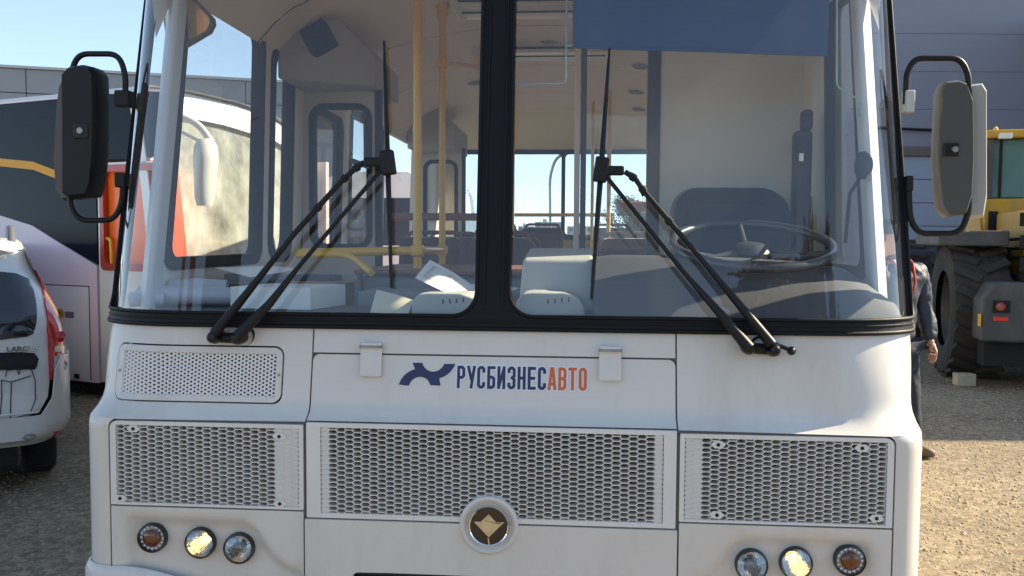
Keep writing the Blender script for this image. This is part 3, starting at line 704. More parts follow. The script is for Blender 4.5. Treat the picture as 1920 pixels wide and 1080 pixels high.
# instrument binnacle on the driver's side: top edge read along the picture
tp = [(1112,482),(1150,478),(1300,480),(1400,484),(1520,492),(1590,505),(1640,560)]
b = MB(); n = len(tp)
top = [Bp(u, v, .46) for u, v in tp]
g = b.grid(lambda i, k: [ (top[i].x, .62, 1.24), (top[i].x, .56, top[i].z-.012), (top[i].x, .50, top[i].z), (top[i].x, .42, top[i].z-.012), (top[i].x, .26, 1.30+.25*(top[i].z-1.3)), (top[i].x, .18, 1.252)][k], range(n), range(6))
b.add([(top[0].x,.62,1.24),(top[0].x,.56,top[0].z-.012),(top[0].x,.50,top[0].z),(top[0].x,.42,top[0].z-.012),(top[0].x,.26,1.31),(top[0].x,.18,1.252)], [(0,1,2,3,4,5)])
b.build('instrument_binnacle', DASH, bus, smooth=40)
# pale grey central console and defroster humps
x0, x2 = Bp(984,500,.62).x, Bp(1112,500,.62).x
b = MB(); b.hexa([(x0-.01,.44,1.25),(x2+.008,.44,1.25),(x2+.008,.80,1.25),(x0-.01,.80,1.25)], [(x0,.50,1.425),(x2,.50,1.425),(x2,.80,1.462),(x0+.006,.80,1.462)]); b.build('console_cover', DASHL, bus, bevel=.014)
for (u0, u1, v0, yy, nm) in ((772,902,549,.28,'defroster_cover'), (968,1098,548,.28,'defroster_cover')):
    a, c_ = Bp(u0, v0, yy), Bp(u1, v0, yy); L = [(a.x,1.25),(a.x,a.z-.03),(a.x+.02,a.z-.004),(a.x+.05,a.z),(c_.x-.07,a.z),(c_.x-.025,a.z-.014),(c_.x-.005,a.z-.04),(c_.x,1.25)]
    b = MB(); b.prism(L, lambda p, q, t: (p, yy+t, q), 0, .16); o = b.build(nm, DASHL, bus, bevel=.008)
    b = MB()
    for k in range(4): b.box(a.x+.10+.022*k, a.x+.104+.022*k, yy-.003, yy+.001, a.z-.035+.002*k, a.z-.02+.002*k)
    b.build('vent_slit', BLACKP, o)
# engine cover and shelf between the seats
ze = Bp(700,505,1.0).z
b = MB(); b.box(-.62,.36,.95,1.7,.6,ze-.02); b.build('engine_cover', mat('blue_grey_trim',(.16,.19,.22),.6,var=.06), bus, bevel=.03)
b = MB(); b.box(-.64,.38,.93,1.72,ze-.018,ze); b.build('engine_cover_top', BROWN, bus, bevel=.006)
b = MB(); a = Bp(640,580,.62); b.box(-1.16,-.62,.9,1.0,.7,ze-.02); b.build('door_side_panel', INTG, bus)
b = MB(); b.box(-.55,.30,.624,.94,1.0,1.30); b.build('middle_shelf', mat('mid_grey_shelf',(.2,.23,.25),.6), bus, bevel=.01)

# entrance doors folded inwards, with rubbered windows
def doorleaf(u0, u1, v0, y, wu0, wu1, wv0, zb, lab):
    a, c_ = Bp(u0, v0, y), Bp(u1, v0, y); L = rrect(a.x, c_.x, .55, a.z, .012)
    wa, wc_ = Bp(wu0, wv0, y), Bp(wu1, wv0, y); Wn = rrect(wa.x, wc_.x, zb, wa.z, .055, 6); Wo = rrect(wa.x-.03, wc_.x+.03, zb-.03, wa.z+.03, .08, 6)
    o = MB().panel(L, [Wo], lambda p, q, t: (p, y+t, q), .035, step=.2, both=True).build('door_leaf', mat('door_lining',(.56,.50,.44),.55), bus); setp(o, label=lab)
    MB().panel(Wo, [Wn], lambda p, q, t: (p, y-.008+t, q), .05, step=.1, both=True).build('window_rubber', RUBBER, o, smooth=45)
    g = MB(); g.grid(lambda p, q: (p, y+.018, q), [wa.x-.01,wc_.x+.01], [zb-.01,wa.z+.01]); g.build('pane', SGLASS, o)
    b = MB(); b.box(c_.x+.001, c_.x+.030, y-.01, y+.045, .55, a.z+.012); b.box(a.x, c_.x+.03, y-.01, y+.045, a.z+.001, a.z+.025); b.build('door_edge_seal', RUBBER, o)
doorleaf(566, 703, 172, 2.05, 590, 687, 205, 1.46, 'front entrance door leaf folded open beside the pole'); doorleaf(792, 866, 283, 5.2, 800, 852, 306, 1.3, 'rear entrance door leaf folded open')
BOXM = mat('mechanism_cover', (.40,.39,.39), .55)
for (y0, y1, u0, v0, u1, v1, v2) in ((1.62, 2.5, 634, 37, 703, 98, 162),):
    a, c_, d_ = Bp(u0,v0,y0), Bp(u1,v1,y0+.3), Bp(u1,v2,y0+.3)
    L = [(-1.185, a.z+.02), (a.x, a.z), (c_.x, c_.z-.02), (c_.x, d_.z), (-1.185, d_.z-.01)]
    b = MB(); b.prism(L, lambda p, q, t: (p, y0+t+(.3 if p > c_.x-.01 else 0)*(1 if t < .1 else 0), q), 0, y1-y0); b.build('door_mechanism_cover', BOXM, bus, bevel=.01)
a = Bp(835,210,4.75); d_ = Bp(853,278,4.75); e_ = Bp(790,278,4.75)
b = MB(); b.prism([(-1.185,a.z),(a.x-.08,a.z+.03),(d_.x,a.z-.10),(d_.x,d_.z),(-1.185,d_.z)], lambda p, q, t: (p, 4.75+t, q), 0, .8); b.build('door_mechanism_cover', BOXM, bus, bevel=.01)
# loudspeaker under the ceiling
a = Bp(598,72,1.45); b = MB(); b.obox(a, (.125,.09,.125), Matrix.Rotation(R(-28),3,'Y')); o = b.build('loudspeaker', mat('speaker_cloth',(.012,.018,.035),.8), bus, bevel=.012)
# round marker lamp over the door
a = Bp(606,157,1.9); b = MB(); b.lathe([(0,.02),(.05,.014),(.075,0)], (a.x,1.9,a.z), (0,0,-1), 24); b.build('step_lamp', LAMPD, bus, smooth=60)
b = MB(); p0 = Bp(462,0,1.0); b.tube([Sp(460,0,-1.17), Sp(568,72,-1.17)], .009, 8); b.build('ceiling_trim', DARK, bus)

# handrails
def clamp(p, r, s=.03):
    b = MB(); b.obox(p, (.055,.055,.05), Matrix.Identity(3)); return b.build('rail_clamp', YELLOW, bus, bevel=.012)
def rail(pts, r, lab=None, rad=.05):
    b = MB(); b.tube(smooth_path(pts, rad), r, 14); return setp(b.build('handrail', YELLOW, bus, smooth=60), label=lab)
pA = Bp(783, 470, 1.15); pB = Bp(829, 470, 1.95)
rail([(pA.x,1.15,.6),(pA.x,1.15,cz(pA.x))], .0185, 'vertical yellow pole nearest the windscreen'); rail([(pB.x,1.95,.6),(pB.x,1.95,cz(pB.x))], .0165, 'vertical yellow pole behind the first one')
a = Bp(556, 474, 1.15); rail([Vector((a.x,1.15,a.z)), Vector((pA.x,1.15,pA.z)), Vector((pB.x,1.95,pB.z))], .019, 'horizontal yellow rail between the door and the poles')
clamp((pA.x,1.15,pA.z),.03); clamp((pB.x,1.95,pB.z),.03)
b = MB(); b.lathe([(.02,-.08),(.026,-.05),(.026,-.02),(.04,0)], (pB.x,1.95,cz(pB.x)), (0,0,1), 16); b.lathe([(.022,-.14),(.028,-.08),(.028,-.03),(.045,0)], (pA.x,1.15,cz(pA.x)), (0,0,1), 16); b.build('pole_socket', YELLOW, bus, smooth=50)
a = Bp(829,118,1.95); c_ = Bp(905,128,3.6); rail([a, c_, c_+Vector((.0,1.6,0))], .014, 'ceiling grab rail running rearwards'); clamp(a, .03)
for (u, v0, y, r) in ((961,270,4.6,.015), (1110,268,5.3,.014), (1141,190,4.6,.017)):
    a = Bp(u, 400, y); rail([(a.x,y,.6),(a.x,y,cz(a.x))], r)
a = Bp(965,403,5.9); c_ = Bp(1150,403,5.9); rail([a, c_], .017, 'yellow cross rail in front of the rear window')
a = Bp(556,478,.95); c_ = Bp(655,476,.95); d_ = Bp(697,512,.80); rail([a, c_, d_], .014, 'short yellow grab handle beside the dashboard', .08)
# passenger seats
SB = [(-.93,-.50),(-.47,-.04)]
def pseat(x0, x1, y, zt, first=[None]):
    o = seatback(x0, x1, .95, zt, y, .07, .07, 'passenger_seat', SEATP, bus, tilt=.14)
    b = MB(); b.box(x0+.01, x1-.01, y-.42, y-.02, .98, 1.07); b.build('seat_cushion', SEATP, o, bevel=.03)
    b = MB(); b.tube(smooth_path([(x0+.04,y+.10,1.2),(x0+.04,y+.14,zt+.03),(x1-.04,y+.14,zt+.03),(x1-.04,y+.10,1.2)], .05), .013, 8); b.build('seat_frame', BROWN, o, smooth=60)
for y, zt in ((3.15,1.50),(4.05,1.50)):
    for x0, x1 in SB: pseat(x0, x1, y, zt)
    for x0, x1 in ((.38,.80),(.82,1.16)): pseat(x0, x1, y, zt)
for x0, x1 in ((-.8,-.36),(-.34,.08),(.36,.78),(.80,1.16)): pseat(x0, x1, 6.15, 1.60)
a = Bp(725,405,4.5); c_ = Bp(905,411,4.5); b = MB(); b.box(a.x, c_.x, 4.47, 4.53, a.z-.035, a.z+.025); b.build('seat_grab_bar', BROWN, bus, bevel=.015)
b = MB(); a = Bp(1160,385,4.4); b.box(a.x, a.x+.22, 4.35, 4.42, a.z-.05, a.z+.03); b.build('seat_grab_bar', mat('orange_brown_seat',(.34,.10,.04),.7), bus, bevel=.02)

# blue blind, its wire stays and the inside mirror
a, c_ = Bp(1073,88,.45), Bp(1553,103,.45)
b = MB(); b.grid(lambda u, k: (lerp(a.x,c_.x,u), .45+.004*math.sin(9*u)+(.01 if k == 0 else 0), lerp(lerp(a.z,c_.z,u), 2.46, k)), np.linspace(0,1,30), [0,.5,1]); o = b.build('sun_blind', BLUEV, bus, smooth=True)
b = MB(); b.tube([(lerp(a.x,c_.x,u), .45+.004*math.sin(9*u)-.001, lerp(a.z,c_.z,u)) for u in np.linspace(0,1,20)], .005, 8); b.build('blind_hem', BLUEV, o, smooth=60)
WIRE = mat('pale_wire', (.35,.5,.52), .35, metal=.3)
b = MB(); b.tube(smooth_path([Bp(1063,-20,.50), Bp(1061,150,.50), Bp(1056,157,.50), Bp(967,158,.50)], .02), .0028, 8); b.tube([Bp(1061,85,.5), Bp(1074,86,.46)], .004, 8); b.build('wire_stay', WIRE, bus, smooth=60)
b = MB(); b.tube(smooth_path([Bp(1569,-20,.5), Bp(1569,163,.5), Bp(1613,188,.5), Bp(1617,206,.5)], .02), .003, 8); b.obox(Bp(1619,210,.5), (.03,.02,.02), Matrix.Identity(3)); b.build('wire_stay', WIRE, bus, smooth=60)
a = Bp(352,40,.62)
L = [Bp(u,v,.62) for u, v in ((304,28),(312,0),(340,-22),(368,0),(398,32),(400,44),(392,60),(345,88),(325,88),(310,78))]
b = MB(); b.prism([(p.x,p.z) for p in L], lambda p, q, t: (p, .62+t, q), 0, .035); o = b.build('inside_mirror', mat('mirror_brown',(.10,.06,.03),.3), bus, bevel=.008)
b = MB(); cx = sum(p.x for p in L)/len(L); czz = sum(p.z for p in L)/len(L)
b.prism([(cx+(p.x-cx)*.88, czz+(p.z-czz)*.88) for p in L], lambda p, q, t: (p, .617+t, q), 0, .004); b.build('mirror_glass', mat('mirror_glass',(.6,.38,.12),.1,metal=1), o)  # amber colour stands in for the orange reflection in the glass
b = MB(); b.tube([Bp(345,10,.66), Bp(350,-80,.66)], .008, 8); b.build('mirror_stay', BLACKP, o)
# cabin fan on the driver's side
a = Bp(1618,310,.40); b = MB(); b.lathe([(0,.02),(.025,.018),(.043,.010),(.045,-.004),(.03,-.02),(0,-.022)], a, (-1,-.12,0), 28); o = b.build('cabin_fan', mat('fan_plastic',(.01,.015,.035),.6), bus, smooth=50)
b = MB(); b.tube([a+Vector((0,.03,-.04)), a+Vector((-.03,.03,-.09)), a+Vector((-.04,.03,-.25))], .006, 8); b.build('fan_stalk', BLACKP, o, smooth=60)

# wipers
def wiper(px, lab):
    # px: dict of picture positions on a plane just ahead of the glass
    P = lambda u, v, y: Bp(u, v, y)
    top, mid, bot = P(*px['top'], .215), P(*px['mid'], .13), P(*px['bot'], .085)
    # rest the blade on the glass: depth from the screen surface
    G = lambda u, v, d: (lambda y: Bp(u, v, y))(.100+.16*max(0, (445-v)/FPX*2.72+CAMZ-1.27) - d)
    top, mid, bot = G(*px['top'], .014), G(*px['mid'], .020), G(*px['bot'], .014)
    b = MB(); b.tube([top, top*.85+mid*.15], .0038, 8); b.tube([top*.9+mid*.1, top*.3+mid*.7, mid, mid*.45+bot*.55], [.0045,.0075,.009,.0075], 8); b.tube([mid*.45+bot*.55, mid*.12+bot*.88], .0058, 8); b.tube([mid*.15+bot*.85, bot], .0048, 8)
    root = b.build('wiper', BLACKP, bus, smooth=60); setp(root, label=lab)
    b = MB(); n = Vector((0,-1,0)); 
    hd = G(*px['mid'], .035); b.obox(hd, (.042,.04,.075), Matrix.Rotation(R(8*px['sg']),3,'Y')); b.obox((hd+G(*px['pin'],.035))/2, (abs(hd.x-G(*px['pin'],.035).x),.03,.028), Matrix.Identity(3)); b.build('blade_carrier', BLACKP, root, bevel=.006)
    for key, nm, r0, r1 in (('arm1','upper_arm',.0165,.0085), ('arm2','lower_arm',.0185,.0068)):
        q = px[key]; pts = [G(u, v, d) for u, v, d in q]; k = len(pts)
        lens = [0]; 
        for i in range(1,k): lens.append(lens[-1]+(pts[i]-pts[i-1]).length)
        rs_ = [lerp(r0, r1, (l/lens[-1])/.42) for l in lens]
        pts2 = []; r2 = []
        for i in range(k-1):
            for t in (0,.25,.5,.75): pts2.append(pts[i]*(1-t)+pts[i+1]*t); l = lens[i]+(lens[i+1]-lens[i])*t; r2.append(lerp(r0, r1, (l/lens[-1])/.42))
        pts2.append(pts[-1]); r2.append(r1)
        b = MB(); b.tube(pts2, r2, 10, sq=(1,1)); o = b.build(nm, BLACKP, root, smooth=60)
        if nm == 'upper_arm':
            for t in (.50,.68,.86):
                i = int(t*(len(pts2)-1)); d = (pts2[i+1]-pts2[i]).normalized(); b = MB(); b.tube([pts2[i]-d*.008, pts2[i]+d*.008], .0125, 10); b.build('hose_clip', BLACKP, root, smooth=40)
    for (u, v) in px['piv']:
        c0 = G(u, v, .05); b = MB(); b.lathe([(.0,.028),(.012,.026),(.017,.018),(.021,.0),(.020,-.035)], c0, (0,-1,0), 20); b.build('pivot_cap', SATIN, root, smooth=45)
    (u0,v0),(u1,v1) = px['piv']; c0, c1 = G(u0,v0,.028), G(u1,v1,.028); b = MB(); b.tube([c0,c1], .016, 10); b.lathe([(.034,-.0),(.034,-.012),(.028,-.02)], G(*px['base'],.0)+Vector((0,.0,0)), (0,1,0), 24); b.build('pivot_base', BLACKP if px['sg']<0 else BLACKP, root, smooth=45)
    if 'knob' in px:
        c0, c1 = G(*px['knob'][0],.05), G(*px['knob'][1],.05); b = MB(); b.tube([c0,c1], .006, 8); b.lathe([(0,.013),(.009,.009),(.013,0),(.009,-.009),(0,-.013)], c1, (0,-1,0), 16); b.build('washer_nozzle', SATIN, root, smooth=60)
wiper(dict(sg=-1, top=(720,77), mid=(727,305), bot=(734,540), pin=(683,303), arm1=[(402,625,.055),(455,560,.05),(552,438,.045),(640,340,.042),(664,318,.042),(683,304,.042)],
    arm2=[(446,630,.075),(505,570,.06),(560,500,.05),(720,312,.04)], piv=[(402,632),(446,634)], base=(462,630)), 'wiper on the left of the picture, arms rising to the right')
wiper(dict(sg=1, top=(1143,90), mid=(1127,318), bot=(1109,560), pin=(1170,322), arm1=[(1446,645,.055),(1400,588,.05),(1300,468,.045),(1210,362,.042),(1192,336,.042),(1172,322,.042)],
    arm2=[(1404,652,.075),(1352,590,.06),(1290,520,.05),(1136,330,.04)], piv=[(1404,652),(1450,656)], base=(1425,650), knob=[(1455,645),(1484,658)]), 'wiper on the right of the picture, arms rising to the left')
b = MB(); b.tube(smooth_path([Bp(1172,322,.16),Bp(1186,325,.15),Bp(1194,340,.15),Bp(1206,368,.16)],.02), .004, 8); b.build('washer_hose', RUBBER, bus, smooth=60)

# outside mirrors on tubular brackets
def mirror(y, tub, cl, body, lab):
    b = MB(); b.tube(smooth_path([Bp(u, v, y) for u, v in tub], .055), .0095, 12); root = b.build('outside_mirror', BLACKP, bus, smooth=60); setp(root, label=lab)
    for (u, v, wd, hh, mt) in cl:
        b = MB(); b.obox(Bp(u, v, y+.01), (wd,.05,hh), Matrix.Identity(3)); b.build('bracket_clamp', mt, root, bevel=.006)
    body(root, y)
def mbody(root, y, L, th, mt, rz, z_off=0, name='mirror_housing', dy=0, bev=.018):
    P = [Bp(u, v, y+dy) for u, v in L]; cx = sum(p.x for p in P)/len(P); cz_ = sum(p.z for p in P)/len(P)
    rot = Matrix.Rotation(R(rz), 3, 'Z'); b = MB(); n = len(P)
    rings = [(-th/2,.86),(-th/2+.012,.95),(-th/2+.03,1.0),(th/2-.015,1.0),(th/2,.96)]
    vs = []
    for (d, s) in rings:
        for p in P: vs.append(Vector((cx, y+dy, cz_)) + rot @ Vector(((p.x-cx)*s, d, 0)) + Vector((0,0,(p.z-cz_)*(1-(1-s)*.35))))
    fs = [(k*n+i, k*n+(i+1)%n, (k+1)*n+(i+1)%n, (k+1)*n+i) for k in range(len(rings)-1) for i in range(n)] + [tuple(range(n)), tuple(range(5*n-1,4*n-1,-1))]
    b.add(vs, fs); o = b.build(name, mt, root, smooth=38, fix=True); return o, Vector((cx, y+dy, cz_)), rot
def lbody(root, y):
    mbody(root, y, [(127,140),(140,128),(165,124),(182,128),(190,140),(192,200),(190,290),(184,350),(176,370),(140,374),(128,366)], .10, BLACKP, 0)
    mbody(root, y, [(112,200),(118,160),(128,140),(150,140),(150,372),(124,378),(110,360),(106,300)], .05, mat('mirror_back_shell',(.10,.075,.075),.35), 0, name='mirror_glass_frame', dy=.085)
    c0 = Bp(150,245,y-.055); b = MB(); b.lathe([(0,.004),(.010,.004),(.012,-.002)], c0, (0,-1,0), 20); b.build('lock_screw', STEEL, root, smooth=40)
    b = MB(); b.obox(c0+Vector((0,.004,0)), (.05,.006,.05), Matrix.Identity(3)); b.build('lock_plate', SATIN, root, bevel=.006)
def rbody(root, y):
    mbody(root, y, [(1758,170),(1766,154),(1790,152),(1806,158),(1818,190),(1820,300),(1816,372),(1806,402),(1772,408),(1760,392),(1752,300)], .09, mat('mirror_grey_shell',(.06,.058,.052),.42), -6)
    mbody(root, y, [(1812,160),(1840,158),(1848,172),(1848,370),(1842,408),(1812,412)], .10, mat('mirror_sunlit_shell',(.36,.35,.32),.4), -20, name='mirror_glass_frame', dy=.04)  # sunlit side of the housing, its brightness put into a paler colour
    c0 = Bp(1790,280,y-.052); b = MB(); b.lathe([(0,.006),(.009,.006),(.012,-.002)], c0, (0,-1,0), 20); b.build('lock_screw', STEEL, root, smooth=40)
    b = MB(); b.obox(c0+Vector((-.008,.004,0)), (.045,.006,.04), Matrix.Identity(3)); b.build('lock_plate', SATIN, root, bevel=.006)
mirror(.33, [(234,198),(236,140),(222,101),(146,101),(132,140),(132,388),(150,413),(212,413),(228,385),(232,335)], [(234,186,.05,.055,BLACKP),(230,338,.035,.05,BLACKP)], lbody, 'outside mirror on the left of the picture, black back with a lock')
mirror(.33, [(1698,195),(1700,135),(1716,109),(1800,109),(1816,140),(1816,400),(1800,438),(1722,438),(1706,410),(1703,340)], [(1702,192,.03,.07,mat('clear_pad',(.5,.5,.47),.3)),(1702,345,.02,.05,BLACKP)], rbody, 'outside mirror on the right of the picture, dark grey back with sunlit edge')
# wheels and rear of the bus (stand beneath the body)
TYRE = mat('tyre_rubber', (.022,.021,.02), .8, var=.3, vscale=20, bump=.2, bscale=60)
for (wx, wy) in ((-1.02,.95),(1.02,.95),(-1.0,4.9),(1.0,4.9)):
    b = MB(); b.lathe([(.24,-.12),(.36,-.125),(.40,-.10),(.405,0),(.40,.10),(.36,.125),(.24,.12)], (wx,wy,.405), (1,0,0), 36); o = b.build('wheel', TYRE, bus, smooth=50)
    b = MB(); b.lathe([(0,.06),(.10,.07),(.12,.03),(.24,.02),(.25,.11)], (wx,wy,.405), (1 if wx > 0 else -1,0,0), 30); b.build('rim', STEEL, o, smooth=50)
b = MB(); b.box(-1.15,1.15,.15,6.7,.38,.55); b.build('chassis', DARK, bus)

# ---- loose things lying on the dashboard
def onbus(p): return BO + BX*p[0] + BY*p[1] + Vector((0,0,p[2]))
def loose(g, name, mt, label, cat, group=None, **k):
    o = g.build(name, mt, None, **k); o.location = BO; o.rotation_euler = (0,0,-R(YAW)); return setp(o, label, cat, group)
def sheetB(pts4, n=10, curl=.01):
    P = [Vector(p) for p in pts4]; g = MB()
    def f(u, v):
        p = P[0]*(1-u)*(1-v)+P[1]*u*(1-v)+P[2]*u*v+P[3]*(1-u)*v; nn = (P[1]-P[0]).cross(P[3]-P[0]).normalized()
        return p + nn*curl*math.sin(math.pi*u)*math.sin(math.pi*v*.8)
    g.grid(f, np.linspace(0,1,n), np.linspace(0,1,n)); return g, f
g, f = sheetB([Bp(778,521,.36), Bp(845,553,.36), Bp(903,548,.56), Bp(806,487,.50)], curl=.012)
d = loose(g, 'document', PAPER, 'creased printed sheet in a punched sleeve tilted on the dashboard left of centre post', 'paper', smooth=True)
g = MB(); vN = (Vector(f(1,0))-Vector(f(0,0))).cross(Vector(f(0,1))-Vector(f(0,0))).normalized(); vN = vN if vN.y < 0 else -vN
for k in range(11):
    v = .18+.06*k; a, c_ = Vector(f(.12,v))+vN*.001, Vector(f(.12+.68*random.uniform(.6,1),v))+vN*.001; g.tube([a, (a+c_)/2+vN*.0005, c_], .0007, 4)
o = g.build('printed_lines', INK, d)
g, f = sheetB([Bp(694,586,.30), Bp(765,589,.30), Bp(776,562,.34), Bp(706,543,.34)], curl=.006)
loose(g, 'note', CREAMP, 'cream coloured slip of paper standing against the glass near the wiper tip', 'paper', smooth=True)
g, f = sheetB([Bp(840,552,.40), Bp(905,565,.40), Bp(975,540,.60), Bp(880,532,.62)], curl=.004)
loose(g, 'paper_sheet', PAPER, 'white sheet lying flat behind the centre post of the windscreen', 'paper', smooth=True)
# white carton
a = Bp(510,572,.36); c_ = Bp(582,581,.34); e = Bp(616,545,.55)
tA, tC, tE = Bp(506,520,.40), Bp(582,536,.36), Bp(617,517,.56); tF = Bp(500,505,.62)
zb = 1.252
x0, x1, y0, y1 = Bp(425,560,.36).x, Bp(582,580,.36).x, .36, .60
zt = Bp(582,540,.36).z
g = MB(); g.hexa([(x0,y0+.03,zb),(x1,y0,zb),(x1+.055,y1,zb),(x0+.055,y1+.03,zb)], [(x0,y0+.03,zt),(x1,y0,zt),(x1+.055,y1,zt),(x0+.055,y1+.03,zt)])
CART = mat('white_carton', (.8,.79,.77), .6, var=.03)
loose(g, 'carton', CART, 'flat white carton lying on the dashboard behind the left wiper arms', 'box', bevel=.002)
# rolled plastic sheets at far left
PLAS = mat('white_film', (.50,.52,.58), .35, coat=.2)
for i, (u0, v0, u1, v1, rr, y, lab) in enumerate(((245,572,300,572,.026,.40,'short roll of white sheeting lowest in the left corner of the windscreen'), (262,548,430,552,.034,.46,'long roll of white sheeting in the left corner of the windscreen'), (320,532,420,536,.03,.54,'roll of white sheeting behind the two others in the left corner'))):
    a, c_ = Bp(u0, v0, y), Bp(u1, v1, y); za = zb + rr + (0,.0,.03)[i]
    g = MB(); g.tube([(a.x,y,za),(lerp(a.x,c_.x,.5),y+.01,za+.004),(c_.x,y+.03,za)], [rr*1.05,rr,rr*.92], 18); loose(g, 'sheet_roll', PLAS, lab, 'roll', 'rolls of white sheeting in the windscreen corner', smooth=50)
# folder, book and curved sheet on the shelf
zf = ze+.002
g = MB(); a = Bp(560,512,.98); c_ = Bp(648,520,.98); g.box(-.80,-.48,.96,1.22,ze-.028,ze-.022)
g2 = MB(); g2.box(Bp(330,515,.70).x, Bp(640,515,.70).x, .62, .90, 1.03, ze-.045); 
o = g2.build('door_shelf', mat('dark_brown_shelf',(.06,.035,.025),.6), bus, bevel=.01)
x0, x1 = Bp(545,512,.72).x, Bp(655,512,.72).x
g = MB(); g.hexa([(x0,.66,ze-.044),(x1-.03,.66,ze-.044),(x1,.86,ze-.044),(x0,.86,ze-.044)], [(x0,.66,ze-.036),(x1-.03,.66,ze-.036),(x1,.86,ze-.036),(x0,.86,ze-.036)])
loose(g, 'folder', mat('tan_card',(.42,.2,.12),.7), 'tan card folder lying on the shelf behind the left wiper arms', 'folder')
g = MB(); g.obox(((x0+x1)/2-.02,.76,ze-.0245), (.17,.07,.022), Matrix.Rotation(R(-8),3,'Z')); loose(g, 'notebook', mat('dark_blue_cover',(.03,.04,.07),.6), 'small dark notebook lying on the tan folder', 'notebook', bevel=.004)
g, f = sheetB([Bp(402,502,.62)+Vector((0,0,0)), Bp(470,520,.60), Bp(560,505,.78), Bp(480,500,.80)], curl=.012); loose(g, 'curved_sheet', PAPER, 'curled white sheet on the shelf left of the tan folder', 'paper', smooth=True)

# ================================================================== SURROUNDINGS
GREYP = mat('cladding_grey_blue', (.27,.265,.30), .55, var=.05, vscale=.6); LBLUE = mat('door_sheet_blue', (.36,.40,.47), .5, var=.03)
# hangar on the right, every cladding course a part
HX0, HX1, HY = 8.6, 46, 24.0
hg = thing('hangar', 'tall grey blue sheet clad hangar filling the background on the right', 'hangar', (HX0, HY, 0))
for k in range(13):
    b = MB(); x0 = 0; b.box(0, HX1-HX0, 0, .15, k*1.0+.004, k*1.0+.992); b.box(0, .15, .15, 18, k*1.0+.004, k*1.0+.992); b.build('cladding_course', GREYP, hg)
b = MB(); b.box(.05, HX1-HX0, .02, .12, 0, 13.0); b.box(.05,.12,.1,18,0,13); b.box(0,HX1-HX0,0,18,13.0,13.1); b.build('hangar_frame', mat('hangar_dark',(.16,.17,.21),.7), hg)
a, c_ = Wp(1694,293,HY), Wp(1850,293,HY)
b = MB(); zt = a.z; nb = 6
for k in range(nb): b.box(a.x-HX0, a.x-HX0+5.0, -.07, -.01, k*zt/nb+.01, (k+1)*zt/nb-.012)
setp(b.build('gate', LBLUE, hg), kind='stuff')
b = MB(); b.box(a.x-HX0-.15, a.x-HX0+5.15, -.16, -.0, zt, zt+.22); b.build('gate_lintel', mat('lintel',(.16,.13,.11),.6), hg)
b = MB(); b.tube([(a.x-HX0-1,-.1,zt+.75),(a.x-HX0+1,-.1,zt+.68),(a.x-HX0+6,-.1,zt+.66)], .04, 6); b.build('cable', DARK, hg)
b = MB(); b.box(14-HX0, 24-HX0, 9.4-HY, -.02, 0, 7.4); b.build('shadow_wing', GREYP, hg)  # unseen wing added only to cast the shadow edge on the yard
# long low warehouse on the left
p0, p1 = Wp(-260,112,39), Wp(640,166,45)
wl = thing('warehouse', 'long flat roofed pale grey warehouse far behind the parked coach', 'warehouse', (p0.x, p0.y, 0), math.atan2(p1.y-p0.y, p1.x-p0.x))
Lw = math.hypot(p1.x-p0.x, p1.y-p0.y); WG = mat('warehouse_panel', (.30,.31,.32), .7, var=.05, vscale=.5); hw = p0.z
for i in range(int(Lw//3.2)):
    for k in range(2):
        b = MB(); z0 = hw-1.1*(k+1); b.box(i*3.2+.02, (i+1)*3.2-.02, 0, .2, z0+.02, z0+1.08); b.build('wall_panel', WG, wl)
b = MB(); b.box(0,Lw,.05,15,0,hw-2.2); b.build('wall', mat('warehouse_wall',(.22,.23,.25),.7), wl); b = MB(); b.box(.1,Lw-.1,.1,14.9,hw-2.2,hw-.05); b.build('roof_core', DARK, wl)
b = MB(); b.box(-.1,Lw+.1,-.1,15,hw,hw+.12); b.build('roof_edge', mat('roof_flashing',(.4,.4,.4),.5,metal=.4), wl)
q = Wp(468,150,44); b = MB(); b.box(Lw*.80,Lw*.80+.8,1,1.8,hw+.13,hw+.75); b.box(Lw*.80-.05,Lw*.80+.85,.95,1.85,hw+.76,hw+.82); b.build('roof_vent', mat('vent_white',(.6,.6,.6),.5), wl)

# ---- white midibus coach on the left
CO = Vector((-2.97,7.6,0)); ca = math.atan2(-.44, .9)
coach = thing('coach', 'white and black midibus coach parked behind, orange lit doorway and white hanging mirror', 'coach', CO, ca)
cX = Vector((math.cos(ca), math.sin(ca), 0)); cY = Vector((-math.sin(ca), math.cos(ca), 0))   # local x to the front, y across
def CSd(u, v, off=0):                               # on its near side plane y = off
    d = ray(u, v); t = (off-(CP-CO).dot(cY))/d.dot(cY); P = CP+d*t-CO; return (P.dot(cX), P.z)
def CFr(u, v, off=0):                               # on its front plane x = off
    d = ray(u, v); t = (off-(CP-CO).dot(cX))/d.dot(cX); P = CP+d*t-CO; return (P.dot(cY), P.z)
CW = mat('coach_white', (.86,.66,.70), .35, coat=.3, var=.02); CBL = mat('coach_black_glass', (.006,.010,.018), .12, spec=.12)
CWH = mat('coach_front_white', (.72,.71,.68), .3, coat=.4)
sideM = lambda a, c, t: (a, t, c)
dark = [(-7.5,2.62)] + [CSd(u, v) for u, v in ((0,190),(120,183),(232,176))] 
top = [(-7.4, CSd(0,190)[1])] + [CSd(0,190), CSd(232,178), (-.12, CSd(232,178)[1]-.02)]
low = [(-.12, CSd(232,300)[1]), CSd(172,300), CSd(172,492), CSd(115,455), CSd(60,420), CSd(0,401), (-3.2, CSd(0,401)[1]+.08), (-7.4, 1.62)]
glassL = top + low
dl, dr = CSd(184,400)[0], -.03
dz0, dz1 = .32, CSd(200,303)[1]-.01
